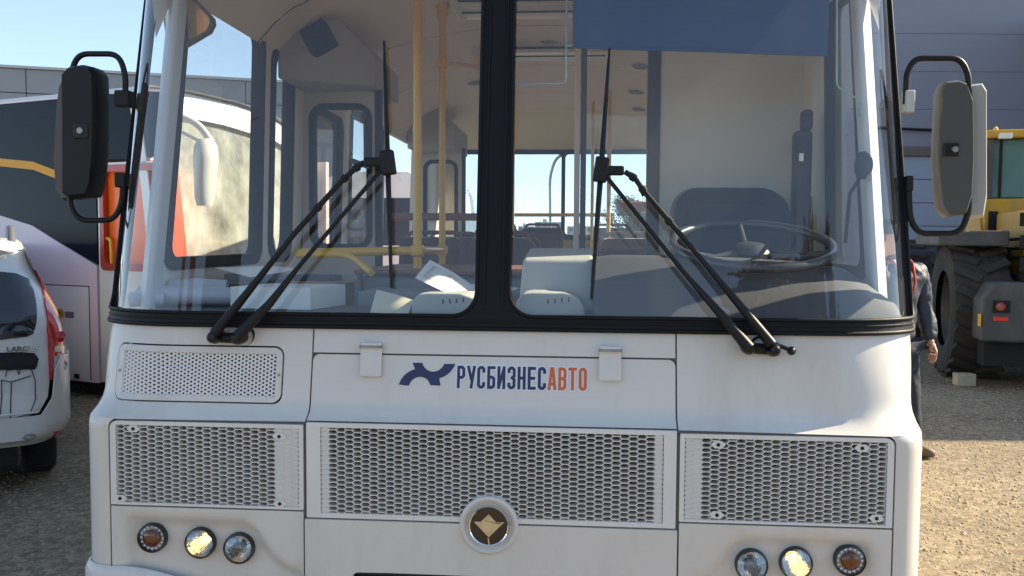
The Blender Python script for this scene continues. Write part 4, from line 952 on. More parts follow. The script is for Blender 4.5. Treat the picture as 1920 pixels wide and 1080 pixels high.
MB().panel([(-7.5,.155),(dl-.035,.155),(dl-.035,CSd(172,492)[1]-.03)]+[CSd(115,458), CSd(60,423), CSd(0,404), (-3.2,CSd(0,404)[1]+.08), (-7.5,1.60)], [], sideM, .05, step=.3).build('side_panel', CW, coach)
MB().panel([(-7.5,CSd(0,190)[1]+.01),(-3.2,CSd(0,190)[1]+.01),(-.02,CSd(232,178)[1]+.012),(-.02,2.74),(-7.5,2.74)], [], sideM, .05, step=.3).build('cantrail', CW, coach)
b = MB(); b.panel([(-7.5,1.60),(-3.2,CSd(0,404)[1]+.085), CSd(0,404), CSd(60,423), CSd(115,458), (dl-.035,CSd(172,492)[1]-.02),(dl-.035,dz1),(dl-.035,dz1+.03),(-.03,dz1+.03),(-.03,CSd(232,178)[1]+.005),(-3.2,CSd(0,190)[1]),(-7.5,CSd(0,190)[1])], [], lambda a,c,t:(a,.012+t,c), .04, step=.3); b.build('side_glass', CBL, coach)
s_ = [CSd(0,297),(CSd(60,303)),CSd(110,322)]; b = MB(); P = [(-7.4,s_[0][1]+.03)]+s_; n = len(P)
b.add([(x,.008,z) for x,z in P]+[(x,.008,z-.075) for x,z in P], [(i,i+1,i+1+n,i+n) for i in range(n-1)]); b.build('yellow_stripe', mat('stripe_yellow',(.80,.36,.02),.5), coach)
# door: red frame, orange panel, yellow handrail
DRED = mat('coach_red', (.42,.035,.015), .3, coat=.4); DOR = mat('coach_orange', (1.0,.17,.02), .4, coat=.3)
b = MB(); b.panel(rrect(dl,dr,.17,dz1,.01), [rrect(dl+.05,dr-.06,CSd(200,497)[1],dz1-.06,.05)], sideM, .05, step=.3); b.build('door', CWH, coach)
b = MB(); b.panel(rrect(dl+.03,dr-.04,CSd(200,507)[1],dz1-.02,.06), [rrect(dl+.08,dr-.09,CSd(200,494)[1],dz1-.08,.05)], lambda a,c,t:(a,t-.012,c), .05, step=.3); b.build('door_frame', DRED, coach)
b = MB(); b.box(dl+.04,dr-.05,.05,.07,CSd(200,500)[1],dz1-.05); b.build('door_lining', DOR, coach)
a = CSd(206,470); b = MB(); b.tube(smooth_path([(a[0]-.06,.02,a[1]+.11),(a[0]+.0,.01,a[1]+.10),(a[0]+.01,.01,a[1]-.12),(a[0]-.03,.02,a[1]-.14)],.04), .016, 8); b.build('handle_rail', YELLOW, coach, smooth=60)
b = MB(); b.box(dl-.037, dl-.002, .03, .06, .16, dz1); b.build('door_gap', DARK, coach)
b = MB(); b.grid(lambda a, c: (.012-.10*max(0,(c-1.0))**1.5-.10*((a-1.14)/1.14)**4, a, c), np.linspace(.0,.27,6), np.linspace(.80,2.15,12)); b.build('orange_reflection_band', mat('reflection_orange_red',(.62,.085,.02),.35,coat=.3), coach, smooth=True)  # corner painted orange-red, also standing in for the tint reflected in the windscreen
# locker outline, marker, round sticker
L0, L1 = CSd(60,536), CSd(167,537)
b = MB(); b.box(L0[0]-.6,L1[0],-.003,.002,L1[1]-.004,L1[1]+.004); b.box(L1[0]-.004,L1[0]+.004,-.003,.002,.17,L1[1]); b.build('locker_seam', DARK, coach)
b = MB(); b.box(L0[0]-.6,L1[0]-.006,-.0025,.002,.175,L1[1]-.006); b.build('locker_door', mat('coach_low_white',(.86,.77,.78),.35,coat=.3), coach)
b = MB(); a = CSd(145,705); b.box(a[0]-.03,a[0]+.03,-.012,.0,a[1]-.02,a[1]+.02); b.build('marker_lamp', BLACKP, coach)
a = CSd(114,588); b = MB(); b.lathe([(0,.006),(.048,.006),(.048,0)], (a[0],0,a[1]), (0,-1,0), 24); o = b.build('round_sticker', mat('sticker_yellow',(.75,.5,.03),.5), coach)
b = MB(); b.tube([(a[0]+.032*math.cos(t),-.0075,a[1]+.032*math.sin(t)) for t in np.linspace(0,2*math.pi,20)[:-1]], .004, 6, closed=True); b.box(a[0]-.012,a[0]+.012,-.009,-.006,a[1]-.012,a[1]+.014); b.build('sticker_mark', DRED, o)
a, c_ = CSd(123,595), CSd(139,585); b = MB(); b.box(a[0],c_[0],-.008,-.001,a[1],c_[1]); b.build('side_label', mat('label_grey',(.2,.17,.18),.6), coach)
# front: white surround, windscreen, roof and inside
W_ = 2.28
roofc = [(2.16,2.42),(1.6,2.66),(1.14,2.72),(.5,2.76),(.12,2.77),(.0,2.74)]
wz0, wz1 = 1.06, 2.40
MB().panel([(.0,.16),(W_,.16),(W_,2.3),(2.1,2.52),(1.6,2.70),(1.14,2.76),(.5,2.79),(.1,2.79),(0,2.74)], [[(.10,wz0),(2.18,wz0),(2.18,2.10),(2.05,2.32),(1.6,2.47),(.9,2.55),(.10,2.58)]], lambda a,c,t:(-t-.0-.10*max(0,(c-1.0))**1.5-.10*((a-1.14)/1.14)**4, a, c), .10, step=.12).build('front_panel', CWH, coach, smooth=40)
CG = glass_mat('coach_glass', (.8,.86,.8), .62, 1.6, (.86,.92,.84))
b = MB(); b.grid(lambda u, v: (-.05-.10*max(0,(v-1.0))**1.5-.10*((u-1.14)/1.14)**4, u, v), np.linspace(.05,2.22,14), np.linspace(1.0,2.60,8)); b.build('coach_windscreen', CG, coach, smooth=True)
b = MB(); b.grid(lambda u, k: ((-.18,-7.5)[k], [0,.03,.5,1.14,1.6,2.1,W_][u], [2.74,2.79,2.81,2.79,2.73,2.54,2.3][u]), range(7), range(2)); b.build('coach_roof', CWH, coach, smooth=50)
b = MB(); b.box(-7.5,-.03,W_-.05,W_,.2,2.3); b.box(-7.5,-7.45,0,W_,.2,2.6); b.build('far_side', CW, coach)
b = MB(); b.grid(lambda u, v: (-.24-.03*math.sin(28*u)-.10*max(0,(v-1.0))**1.5, u, v), np.linspace(.07,.50,24), [.95,1.4,1.8,2.15]); b.build('orange_curtain', mat('orange_curtain',(.95,.18,.03),.8), coach, smooth=True)
b = MB(); b.box(-7.4,-.12,.07,W_-.06,.5,.6); b.build('coach_floor', INTG, coach)
b = MB(); b.box(-.6,-.12,.1,2.2,.6,1.15); b.build('coach_dash', mat('coach_dash_grey',(.22,.21,.19),.6), coach, bevel=.03)
b = MB(); b.box(-1.6,-1.5,.1,1.0,.7,1.75); b.build('coach_seat', mat('coach_seat_grey',(.25,.25,.25),.8), coach, bevel=.04)
q = Wp(397,457,8.3); b = MB(); b.tube([Vector(q)-CO if False else Vector(((q-CO).dot(cX)+0*t, (q-CO).dot(cY)+.22*t, q.z+.02*(1-t*t))) for t in np.linspace(-1,1,9)], .013, 8); b.build('yellow_bar', YELLOW, coach, smooth=60)
for (xx, yy) in ((-2.0,.14),(-2.0,W_-.14)):
    b = MB(); b.lathe([(.25,-.12),(.40,-.12),(.43,-.09),(.43,.09),(.40,.12),(.25,.12)], (xx-.4,yy,.43), (0,1,0), 30); b.build('wheel', TYRE, coach, smooth=50)
b = MB(); b.box(-7.4,-.3,.1,W_-.1,.12,.5); b.build('underframe', DARK, coach)
def CW2L(u, v, Y): q = Wp(u, v, Y)-CO; return Vector((q.dot(cX), q.dot(cY), q.z))
MW = mat('mirror_white', (.62,.62,.58), .35, coat=.3)
b = MB(); b.tube(smooth_path([CW2L(300,222,7.45),CW2L(330,214,7.4),CW2L(372,232,7.4),CW2L(398,268,7.4)],.08), [.022]*4 + [.03]*10 if False else .030, 12); o = b.build('mirror_arm', MW, coach, smooth=60)
b = MB(); b.tube(smooth_path([CW2L(316,232,7.45),CW2L(345,250,7.4),CW2L(375,265,7.4)],.05), .014, 10); b.build('mirror_strut', MW, o, smooth=60)
mbp = [CW2L(u, v, 7.4) for u, v in ((384,262),(386,275),(386,300),(384,340),(384,370),(384,386))]; b = MB(); b.tube(mbp, [.075,.105,.112,.095,.092,.07], 16, sq=(1,.8)); b.build('mirror_head', MW, coach, smooth=60)
q = CW2L(333,199,7.9); b = MB(); b.lathe([(0,.02),(.03,.015),(.04,0)], q, (0.6,-.6,.5), 16); b.build('roof_marker', LAMPD, coach, smooth=60)

# ---- white estate car, rear seen at the left edge
CA = R(30); KO = Vector((-3.30,4.63,0))
car = thing('parked_car', 'white estate car at the left edge with tall red tail lamp and shopping bag drawing', 'car', KO, CA)
kX = Vector((math.cos(CA), math.sin(CA), 0)); kY = Vector((-math.sin(CA), math.cos(CA), 0))
def Wc(z): return .86 - (.20*sm((z-.88)/.62)) - (.05 if z < .4 else 0)*((.4-z)/.1)
def yr(z):
    if z < .33: return .05
    if z < .80: return .0+.02*abs(z-.55)
    return .02 + .30*max(0, (z-.95)/.5)**1.4
def CR(u, z, off=0):                                # rear surface, u in [-1, 1]
    W = Wc(z); A = abs(u); sg = -1 if u < 0 else 1; ex, ey = 0, 1
    if A < .68: x = A/.68*.76*W; y = .035*(A/.68)**2
    else:
        th = (A-.68)/.32*math.pi/2; x = (.76+.24*math.sin(th))*W; y = .035+.30*(1-math.cos(th)); ex, ey = -math.sin(th), math.cos(th)
    return (sg*(x+ex*off), yr(z)+y+ey*off, z)
def CU(px_, v):                                     # picture point -> (u, z) on the rear surface, by search
    best = None
    d = ray(px_, v)
    for iu in np.linspace(-.4,1,141):
        for it in range(3):
            z = 1.0 if it == 0 else z
            P = CR(iu, z); wpt = KO+kX*P[0]+kY*P[1]; t = wpt.y/d.y if abs(d.y)>1e-6 else 0; z = min(1.5, max(.2, CAMZ+d.z*t))
        P = CR(iu, z); wpt = KO+kX*P[0]+kY*P[1]; e = abs(wpt.x - d.x*wpt.y/d.y)
        if best is None or e < best[0]: best = (e, iu, z)
    return best[1], best[2]
CARW = mat('car_white', (.70,.69,.67), .28, coat=.6, var=.02)
carF = lambda a, c, t: CR(a, c, t)
bl_ = [(-1,.29),(1,.29),(1,.795),(.86,.79),(.82,.72),(.80,.56),(.74,.47),(-.74,.47),(-.80,.56),(-.82,.72),(-.86,.79),(-1,.795)]
b = MB(); b.panel(bl_, [], lambda a, c, t: CR(a, c, t*.5-.030*sm((c-.285)/.05)-.0*a), .02, step=.03); b.build('rear_bumper', CARW, car, smooth=60)
b = MB(); b.tube([CR(u, .492, -.038) for u in np.linspace(-.72,.72,30)], .007, 6); b.build('bumper_ridge', CARW, car, smooth=60)
winp = [CU(*p) for p in ((-60,508),(0,509),(30,512),(52,522),(62,545),(67,580),(68,605),(62,626),(50,631),(0,637),(-60,642))]
winp = [(-.30,winp[0][1])]+winp[1:-1]+[(-.30,winp[-1][1])]
full = [(-.735,.478),(.735,.478),(.79,.565),(.81,.72),(.85,.80),(1,.805),(1,1.1),(1,1.30),(.985,1.40),(-.985,1.40),(-1,1.3),(-1,1.1),(-1,.805),(-.85,.80),(-.81,.72),(-.79,.565)]
MB().panel(full, [], carF, .03, step=.04).build('tailgate', CARW, car, smooth=55)
b = MB(); b.panel([(max(-.99,min(.99,p[0])),p[1]) for p in winp], [], lambda a,c,t: CR(a,c,t-.006), .005, step=.04); b.build('rear_window', mat('car_dark_glass',(.012,.014,.018),.05,coat=.4), car, smooth=60)
# roof, spoiler, sides
b = MB(); b.grid(lambda u, k: (lambda p: (p[0]*(1,.98,.97,.97)[k], p[1]+(0,.25,1.2,3.0)[k], (1.40,1.445,1.46,1.40)[k]+.04*(1-u*u)))(CR(u*.985,1.40)), np.linspace(-1,1,24), range(4)); b.build('car_roof', CARW, car, smooth=50)
b = MB(); b.grid(lambda u, k: (lambda p: (p[0]*.96, p[1]+(.10,-.05,-.085,-.05,.05)[k], (1.455,1.435,1.40,1.375,1.37)[k]+.03*(1-u*u)))(CR(u*.9,1.40)), np.linspace(-1,1,24), range(5)); b.build('spoiler', CARW, car, smooth=60)
for sg in (-1, 1):
    b = MB(); b.grid(lambda y, z: (sg*Wc(z)*(1-.12*max(0,(y-3.2)/.9)**2), y, z), np.linspace(.33,4.2,12), [.30,.5,.75,.88,1.0,1.2,1.42]); b.build('body_side', CARW, car, smooth=50)
    b = MB(); b.add([(sg*(Wc(z)+.004), y, z) for y, z in ((.6,1.02),(3.0,1.02),(3.0,1.34),(.75,1.34))], [(0,1,2,3)]); b.build('side_window', CBL, car)
    b = MB(); zr = 1.475; b.tube(smooth_path([(sg*.60,.50,1.43),(sg*.60,.62,1.535),(sg*.60,2.2,1.545),(sg*.60,2.4,1.45)],.08), .022, 10); b.build('roof_rail', mat('grey_rail',(.10,.10,.11),.4), car, smooth=60)
    for yy in (.68, 3.3):
        b = MB(); b.lathe([(.20,-.09),(.285,-.095),(.31,-.07),(.312,0),(.31,.07),(.285,.095),(.20,.09)], (sg*.72,yy,.312), (1,0,0), 32); o = b.build('wheel', TYRE, car, smooth=50)
        b = MB(); b.lathe([(0,.03),(.19,.05),(.20,.085)], (sg*.72,yy,.312), (sg,0,0), 24); b.build('rim', STEEL, o, smooth=50)
b = MB(); b.box(-.6,.6,.1,3.8,.18,.5); b.box(-.8,.8,1.0,4.1,.2,.8); b.build('underbody', DARK, car)
b = MB(); b.box(-.72,.72,4.1,4.15,.3,.9); b.build('front_panel', CARW, car)
# tail lamp
def lampart(pts, name, mt, off=-.012, par=car, th=.02):
    P = [CU(*p) for p in pts]; P = [(min(.999,p[0]),p[1]) for p in P]
    return MB().panel(P, [], lambda a, c, t: CR(a, c, t+off), th, step=.03).build(name, mt, par, smooth=50)
RED = mat('red_lens', (.62,.012,.018), .12, coat=.8, var=.12, vscale=50); CLR = mat('clear_lens', (.55,.52,.52), .12, coat=.8, metal=.3, var=.2, vscale=60)
tl_ = lampart([(70,506),(76,506),(86,530),(100,575),(112,612),(120,650),(127,690),(128,708),(92,712),(90,680),(88,620),(82,570),(74,530)], 'tail_lamp', RED)
lampart([(99,648),(116,648),(120,664),(123,690),(122,706),(98,708),(97,680)], 'clear_lens', CLR, -.017, tl_, .004)
b = MB(); a = CR(*CU(110,686), -.02); dirn = kX*0; nn = Vector((.75,-.66,0)); b.lathe([(.005,.006),(.018,.004),(.020,.008),(.030,.004),(.033,.009),(.036,0)], a, nn, 24); b.build('lens_ring', CLR, tl_, smooth=40)
b = MB(); a = CR(*CU(109,631), -.016); b.lathe([(.003,.005),(.012,.003),(.014,.007),(.028,.004),(.030,.008),(.034,0)], a, nn, 24); b.build('lens_ring', RED, tl_, smooth=40)
lampart([(93,809),(119,804),(121,815),(94,822)], 'reflector', RED, -.032, car, .012)
lampart([(-40,662),(40,660),(62,662),(70,672),(70,686),(64,692),(-40,694)], 'handle_garnish', BLACKP, -.012)
lampart([(-40,735),(20,737),(58,745),(78,735),(72,760),(60,776),(40,786),(-40,792)], 'tailgate_lower_print', mat('print_white',(.74,.73,.7),.35), -.004, car, .003)
# shopping bag line drawing
def line(pts, r=.0028): 
    g = MB(); P = [CU(*p) for p in pts]; g.tube([CR(u, z, -.0075) for u, z in P], r, 6); return g
bags = [[(4,712),(22,716),(58,704)],[(4,712),(2,740),(2,778)],[(22,716),(20,784)],[(8,706),(14,694),(30,692),(36,702)],[(36,700),(40,690),(56,688),(60,700)],[(60,700),(66,712),(66,748),(56,776),(20,785)]]
for k, ln in enumerate(bags): line(ln).build('bag_outline', SATIN, car)
b = MB(); a = CR(*CU(52,817), -.03); b.tube([Vector(a)+Vector((.028*math.cos(t),-.006,.014*math.sin(t))) for t in np.linspace(0,2*math.pi,16)[:-1]], .005, 8, closed=True); b.build('tow_eye', STEEL, car, smooth=60)
def text_mesh(txt, size, name, mt, par, M4, xs=1.0, off=.0, ext=.0015):
    c = bpy.data.curves.new(name, 'FONT'); c.body = txt; c.size = size; c.extrude = ext; c.offset = off
    to = bpy.data.objects.new(name, c); COL.objects.link(to)
    me = bpy.data.meshes.new_from_object(to.evaluated_get(bpy.context.evaluated_depsgraph_get())); bpy.data.objects.remove(to)
    o = bpy.data.objects.new(name, me); COL.objects.link(o); me.materials.clear(); me.materials.append(mt); o.parent = par
    o.matrix_local = M4 @ Matrix.Diagonal((xs,1,1,1)); return o
u0, z0 = CU(14,659); p = Vector(CR(u0, z0, -.008)); p2 = Vector(CR(CU(57,659)[0], CU(57,659)[1], -.008)); dx = (p2-p).normalized()
M4 = Matrix((dx, Vector((0,.12,1)).normalized(), dx.cross(Vector((0,.12,1))).normalized())).transposed().to_4x4(); M4.translation = p
text_mesh('LARGUS', .040, 'car_lettering', CHROME, car, M4, 1.1, .0006)

# ---- wheel loader on the right
LO = Vector((5.04,9.75,0)); la = -R(15.8)
ldr = thing('wheel_loader', 'yellow wheel loader with big dirty tyres parked before the hangar', 'loader', LO, la)
lX = Vector((math.cos(la), math.sin(la), 0)); lY = Vector((-math.sin(la), math.cos(la), 0))
def LL(u, v, Y): q = Wp(u, v, Y)-LO; return Vector((q.dot(lX), q.dot(lY), q.z))
def LP(u, v, y):                                    # picture point on the loader's cross plane y
    d = ray(u, v); t = (y-(CP-LO).dot(lY))/d.dot(lY); P = CP+d*t-LO; return Vector((P.dot(lX), y, P.z))
LYEL = mat('loader_yellow', (.55,.29,.022), .5, var=.12, dirt=.6, dirtcol=(.25,.19,.12)); LGR = mat('loader_grey', (.055,.06,.062), .55, var=.1, dirt=.5, dirtcol=(.16,.14,.12))
TYD = mat('dusty_tyre', (.03,.03,.03), .9, dirt=.7, dirtcol=(.09,.08,.065), bump=.3, bscale=30)
def bigwheel(x, y):
    b = MB(); b.lathe([(.42,-.26),(.62,-.29),(.70,-.26),(.725,-.15),(.73,0),(.725,.15),(.70,.26),(.62,.29),(.42,.26)], (x,y,.745), (1,0,0), 40); o = b.build('wheel', TYD, ldr, smooth=50)
    b = MB()
    for k in range(22):
        a = 2*math.pi*k/22
        for s in (-1, 1):
            aa = a + (math.pi/22 if s > 0 else 0)
            c0 = Vector((x+s*.14, y+.738*math.cos(aa), .745+.738*math.sin(aa)))
            rot = Matrix.Rotation(aa-math.pi/2, 3, 'X') @ Matrix.Rotation(R(28)*s, 3, 'Z'); b.obox(c0, (.27,.085,.045), rot)
    setp(b.build('tread_block', TYD, o, bevel=.006), kind='stuff')
    b = MB(); b.lathe([(0,.12),(.16,.10),(.18,.02),(.38,.0),(.43,.20)], (x,y,.745), (-1 if x < 1 else 1,0,0), 30); b.build('rim', LGR, o, smooth=50)
for x, y in ((0,0),(2.05,0),(-.02,3.0),(2.05,3.0)): bigwheel(x, y)
# platform / mudguard over the rear wheel
a, c_ = LP(1760,432,-.55), LP(1893,462,-.55)
b = MB(); b.box(a.x, c_.x, -.55, .9, c_.z, a.z); b.build('mudguard', LGR, ldr, bevel=.02)
b = MB(); a2, c2 = LP(1772,462,.3), LP(1850,530,.3); b.box(a2.x, c2.x+.2, .2, .8, c2.z, a2.z); b.build('step_box', DARK, ldr)
# yellow engine frame
a, c_ = LP(1846,372,1.0), LP(1852,560,1.0)
b = MB(); b.box(a.x, 1.75, 1.0, 2.0, .9, a.z); b.build('cab_base', LYEL, ldr, bevel=.03)
a, c_ = LP(1905,395,.1), LP(1905,560,.1)
b = MB(); b.box(a.x, 1.7, -.9, .95, c_.z-.1, a.z); hood = b.build('engine_hood', LYEL, ldr, bevel=.04)
for k in range(4):
    a3 = LP(1912, 410+42*k, -.905); b = MB(); b.box(a3.x, a3.x+.16, -.915, -.902, a3.z-.075, a3.z+.06); b.build('hood_slot', DARK, hood, bevel=.004)
a3 = LP(1862,415,.995); b = MB(); b.box(a3.x-.05, a3.x+.05, .985, 1.0, a3.z-.12, a3.z+.12); b.build('grab_slot', DARK, hood)
# cab
a, c_ = LP(1852,262,1.0), LP(1852,370,1.0); x0, x1 = a.x, 1.70; z0, z1 = c_.z, a.z
CGL = mat('cab_glass', (.10,.20,.19), .12, coat=.5, var=.2, vscale=3)
b = MB()
b.box(x0+.05, x1-.05, 1.05, 2.35, z0, z1); cg = b.build('cab_glass', CGL, ldr)
for (xx, yy) in ((x0,1.0),(x1-.06,1.0),(x0,2.3),(x1-.06,2.3)):
    b = MB(); b.box(xx, xx+.07, yy, yy+.08, z0-.01, z1+.01); b.build('cab_post', LGR, ldr)
b = MB(); b.box(x0+.14, x0+.17, 1.03, 1.045, z0, z1); b.build('glazing_bar', DARK, ldr)
b = MB(); b.box(x0-.03, x1+.05, .93, 2.45, z1+.012, z1+.11); b.build('cab_roof', LYEL, ldr, bevel=.02)
a = LP(1884,256,.90); b = MB(); b.box(a.x-.07, a.x+.07, .84, .92, a.z-.03, a.z+.035); b.build('work_lamp', LAMPD, ldr, bevel=.01)
a = LP(1867,240,1.2); b = MB(); b.lathe([(.03,0),(.025,.05),(0,.07)], (a.x,1.2,z1+.11), (0,0,1), 12); b.build('beacon', YELLOW, ldr, smooth=50)
for k in range(3):
    b = MB(); b.tube(smooth_path([(x0-.10-.05*k,.95,1.15+.05*k),(x0-.16,.6,1.45+.04*k),(x0-.02,.2,1.30+.1*k),(x0+.1,-.3,1.32+.1*k)],.2), .018, 8); b.build('hydraulic_hose', DARK, ldr, smooth=60)
b = MB(); b.tube(smooth_path([(x0-.05,.9,1.6),(x0-.12,.9,2.3),(x0-.12,.9,2.55),(x0-.02,1.0,2.6)],.08), .018, 8); b.build('grab_rail', LYEL, ldr, smooth=60)
# rear counterweight with lamps
W4 = [LP(1840,545,-1.15), LP(1862,530,-1.15), LP(1905,530,-1.15)]
b = MB(); zt = LP(1862,530,-1.15).z; xl = LP(1840,600,-1.15).x
L = [(xl,.50),(xl,zt-.18),(xl+.10,zt),(1.95-.1,zt),(2.05,zt-.18),(2.05,.50)]
b.prism(L, lambda p, q, t: (p, -1.15+t, q), 0, .42); cw = b.build('counterweight', LGR, ldr, bevel=.03)
b = MB(); b.box(.35,1.75,-1.0,2.5,.45,1.15); b.build('rear_frame', DARK, ldr)
a = LP(1878,575,-1.16); b = MB(); b.box(a.x-.075,a.x+.075,-1.172,-1.14,a.z-.06,a.z+.06); o = b.build('lamp_surround', DARK, cw)
b = MB(); b.lathe([(0,.02),(.035,.016),(.045,0)], (a.x-.01,-1.17,a.z), (0,-1,0), 20); b.build('tail_lamp', mat('dull_red_lens',(.28,.05,.03),.25,coat=.5), cw, smooth=50)
a = LP(1876,598,-1.16); b = MB(); b.box(a.x-.065,a.x+.065,-1.168,-1.14,a.z-.018,a.z+.018); b.build('reflector', mat('bright_red',(.75,.03,.02),.25), cw)
a = LP(1836,600,-1.16); b = MB(); b.box(a.x-.01,a.x+.015,-1.165,-1.14,a.z-.06,a.z+.06); b.build('amber_marker', YELLOW, cw)
b = MB(); b.box(-.05,2.1,-1.0,-.72,.25,.62); b.build('tow_frame', DARK, ldr)
b = MB(); b.hexa([(.6,3.3,.5),(1.4,3.3,.5),(1.4,5.2,.3),(.6,5.2,.3)],[(.6,3.3,1.6),(1.4,3.3,1.6),(1.4,5.2,.8),(.6,5.2,.8)]); b.box(-.2,2.3,5.1,6.0,.1,1.1); b.build('bucket_arm', LYEL, ldr, bevel=.03)
a = Gp(1812,724); b = MB(); b.box(a.x-.09,a.x+.10,a.y,a.y+.12,0,.125); setp(b.build('timber_chock', mat('pale_timber',(.42,.37,.28),.8,var=.15,vscale=14), bevel=.008), 'pale timber block on the dirt against the loader tyre', 'block')
# dark blue bin beside the loader
a = Wp(1716,0,12.2); b = MB(); b.box(a.x-.2,a.x+.55,12.2,13.0,0,1.28); b.box(a.x-.24,a.x+.59,12.16,13.04,1.28,1.36); setp(b.build('tool_crate', mat('slate_blue_sheet',(.05,.07,.11),.5,var=.1), bevel=.01), 'slate blue metal crate standing between the bus and the loader', 'crate')

# ---- white minibus and far things seen through the bus
mbz = thing('minibus', 'small white minibus parked beyond the coach, seen through the bus windows', 'minibus', (-2.35,15.0,0), R(-6))
b = MB(); L = [(-1.0,.35),(1.0,.35),(1.02,1.2),(.95,1.9),(.85,2.45),(.6,2.6),(-.6,2.6),(-.85,2.45),(-.95,1.9),(-1.02,1.2)]
b.prism(L, lambda p, q, t: (p, t, q), 0, 5.5); b.build('minibus_body', CWH, mbz, bevel=.04)
for (x0, x1) in ((-.80,-.05),(.05,.80)):
    b = MB(); b.box(x0,x1,-.012,.004,1.35,2.15); b.build('rear_pane', CBL, mbz, bevel=.005)
b = MB(); b.box(.98,1.0,.5,5.2,1.4,2.0); b.build('side_pane', CBL, mbz)
for xx in (-.8,.8):
    b = MB(); b.lathe([(.2,-.1),(.36,-.11),(.38,0),(.36,.11),(.2,.1)], (xx,1.1,.38), (1,0,0), 24); b.build('wheel', TYRE, mbz, smooth=50)
    b = MB(); b.box(xx-.1 if xx > 0 else xx-.08, xx+.08 if xx > 0 else xx+.1, -.015, .004, .85, 1.15); b.build('tail_lamp', RED, mbz)
APT = mat('far_block', (.33,.35,.38), .8, var=.1, vscale=.2); WD = mat('far_window', (.06,.07,.09), .4)
for i, (u0, u1, v, Y, lab) in enumerate(((972,1002,424,420,'pale distant block of flats left of the lamp post behind the bus'), (1004,1052,416,440,'wide distant block of flats behind the lamp post'), (1066,1120,424,460,'distant block of flats right of the rear window bar'), (838,872,378,190,'nearer grey block seen left of the windscreen centre post'), (872,900,408,200,'low grey block seen just left of the windscreen centre post'))):
    a, c_ = Wp(u0, v, Y), Wp(u1, v, Y); o = thing('apartment_block', lab, 'building', (a.x, Y, 0), 0, 'distant blocks of flats'); wd = c_.x-a.x
    b = MB(); b.box(0,wd,0,12,0,a.z); b.box(wd*.3,wd*.45,2,6,a.z,a.z+1.4); b.build('wall', APT, o)
    nf = max(2, int(a.z//2.9)); nw = max(4, int(wd//2.6)); b = MB()
    for f in range(nf):
        for k in range(nw): b.box((k+.25)*wd/nw,(k+.72)*wd/nw,-.1,0,(f+.3)*a.z/nf,(f+.75)*a.z/nf)
    setp(b.build('window', WD, o), kind='stuff')
a = Wp(1033,445,42); t_ = Wp(1031,330,42); t2 = Wp(1042,297,42); t3 = Wp(1062,286,42)
lp = thing('street_lamp', 'grey street lamp with a curved arm, seen through the rear window', 'lamp post', (a.x,42,0))
b = MB(); L0 = Vector((a.x,42,0)); b.tube(smooth_path([Vector((0,0,0)), t_-L0, t2-L0, t3-L0], 1.0), .07, 10); b.build('lamp_pole', STEEL, lp, smooth=60)
b = MB(); c0 = t3-L0; b.hexa([c0+Vector(q) for q in ((-.1,-.12,-.1),(.6,-.1,.05),(.6,.1,.05),(-.1,.12,-.1))],[c0+Vector(q) for q in ((-.1,-.1,.05),(.6,-.08,.16),(.6,.08,.16),(-.1,.1,.05))]); b.build('lamp_head', LAMPD, lp)

# ---- trees (behind the photographer: they show in the windscreen; one clump far off through the rear window)
def leafmat(n, c): return mat(n, c, .7, var=.35, vscale=3)
LM = [leafmat('autumn_leaves', (.13,.065,.035)), leafmat('green_leaves', (.06,.075,.025)), leafmat('yellow_leaves', (.22,.14,.035))]
BARK = mat('bark', (.08,.06,.045), .9, var=.3, vscale=10)
def tree(x, y, h, wd, mt, lab, grp, seed, n=14000):
    r = random.Random(seed); o = thing('poplar_tree', lab, 'tree', (x, y, 0), 0, grp)
    b = MB(); b.tube([(0,0,0),(r.uniform(-.1,.1),.0,h*.5),(0,0,h*.93)], [h*.018,h*.012,.02], 8)
    br = []
    for k in range(26):
        z = h*r.uniform(.15,.85); a = r.uniform(0,6.28); l = wd*(1-.75*z/h)*r.uniform(.7,1.1)
        e = (l*math.cos(a), l*math.sin(a), z+l*1.1); br.append(((0,0,z), e)); b.tube([(0,0,z),e], [.05,.012], 5)
    b.build('trunk', BARK, o, smooth=60)
    g = MB()
    for k in range(n):
        p, e = r.choice(br); t = r.uniform(.35,1.15); c = [p[i]+(e[i]-p[i])*t+r.gauss(0,.32) for i in range(3)]
        s = r.uniform(.07,.15); q = [Vector((r.gauss(0,1),r.gauss(0,1),r.gauss(0,1))).normalized()*s for _ in range(2)]
        c = Vector(c); g.add([c-q[0], c+q[1], c+q[0], c-q[1]], [(0,1,2,3)])
    g.build('crown', mt, o)
for i, (x, y, h, wd) in enumerate(((4.4,-24,9.4,2.4),(6.3,-25,10.8,2.2),(8.2,-23,11.4,2.3),(10.2,-26,11.8,2.4),(12.6,-24,11.2,2.6),(15.5,-27,11.4,3.0))):
    tree(x, y, h, wd, LM[(0,1,2,1,0,1)[i]], ['low russet tree reflected lowest in the right windscreen','slim green tree next to the russet one in the windscreen reflection','tall yellow poplar in the windscreen reflection','green poplar in the middle of the reflected row','tall russet poplar in the reflected row','wide green tree ending the reflected row'][i], 'trees behind the photographer, reflected in the windscreen', i+5)
tree(14.5, 110, 6, 3.0, LM[1], 'green tree far behind the bus right of the lamp post', None, 40, 9000)
tree(-6.5, 95, 6.5, 2.6, LM[1], 'green tree far behind the bus left of the centre post', None, 41, 9000)
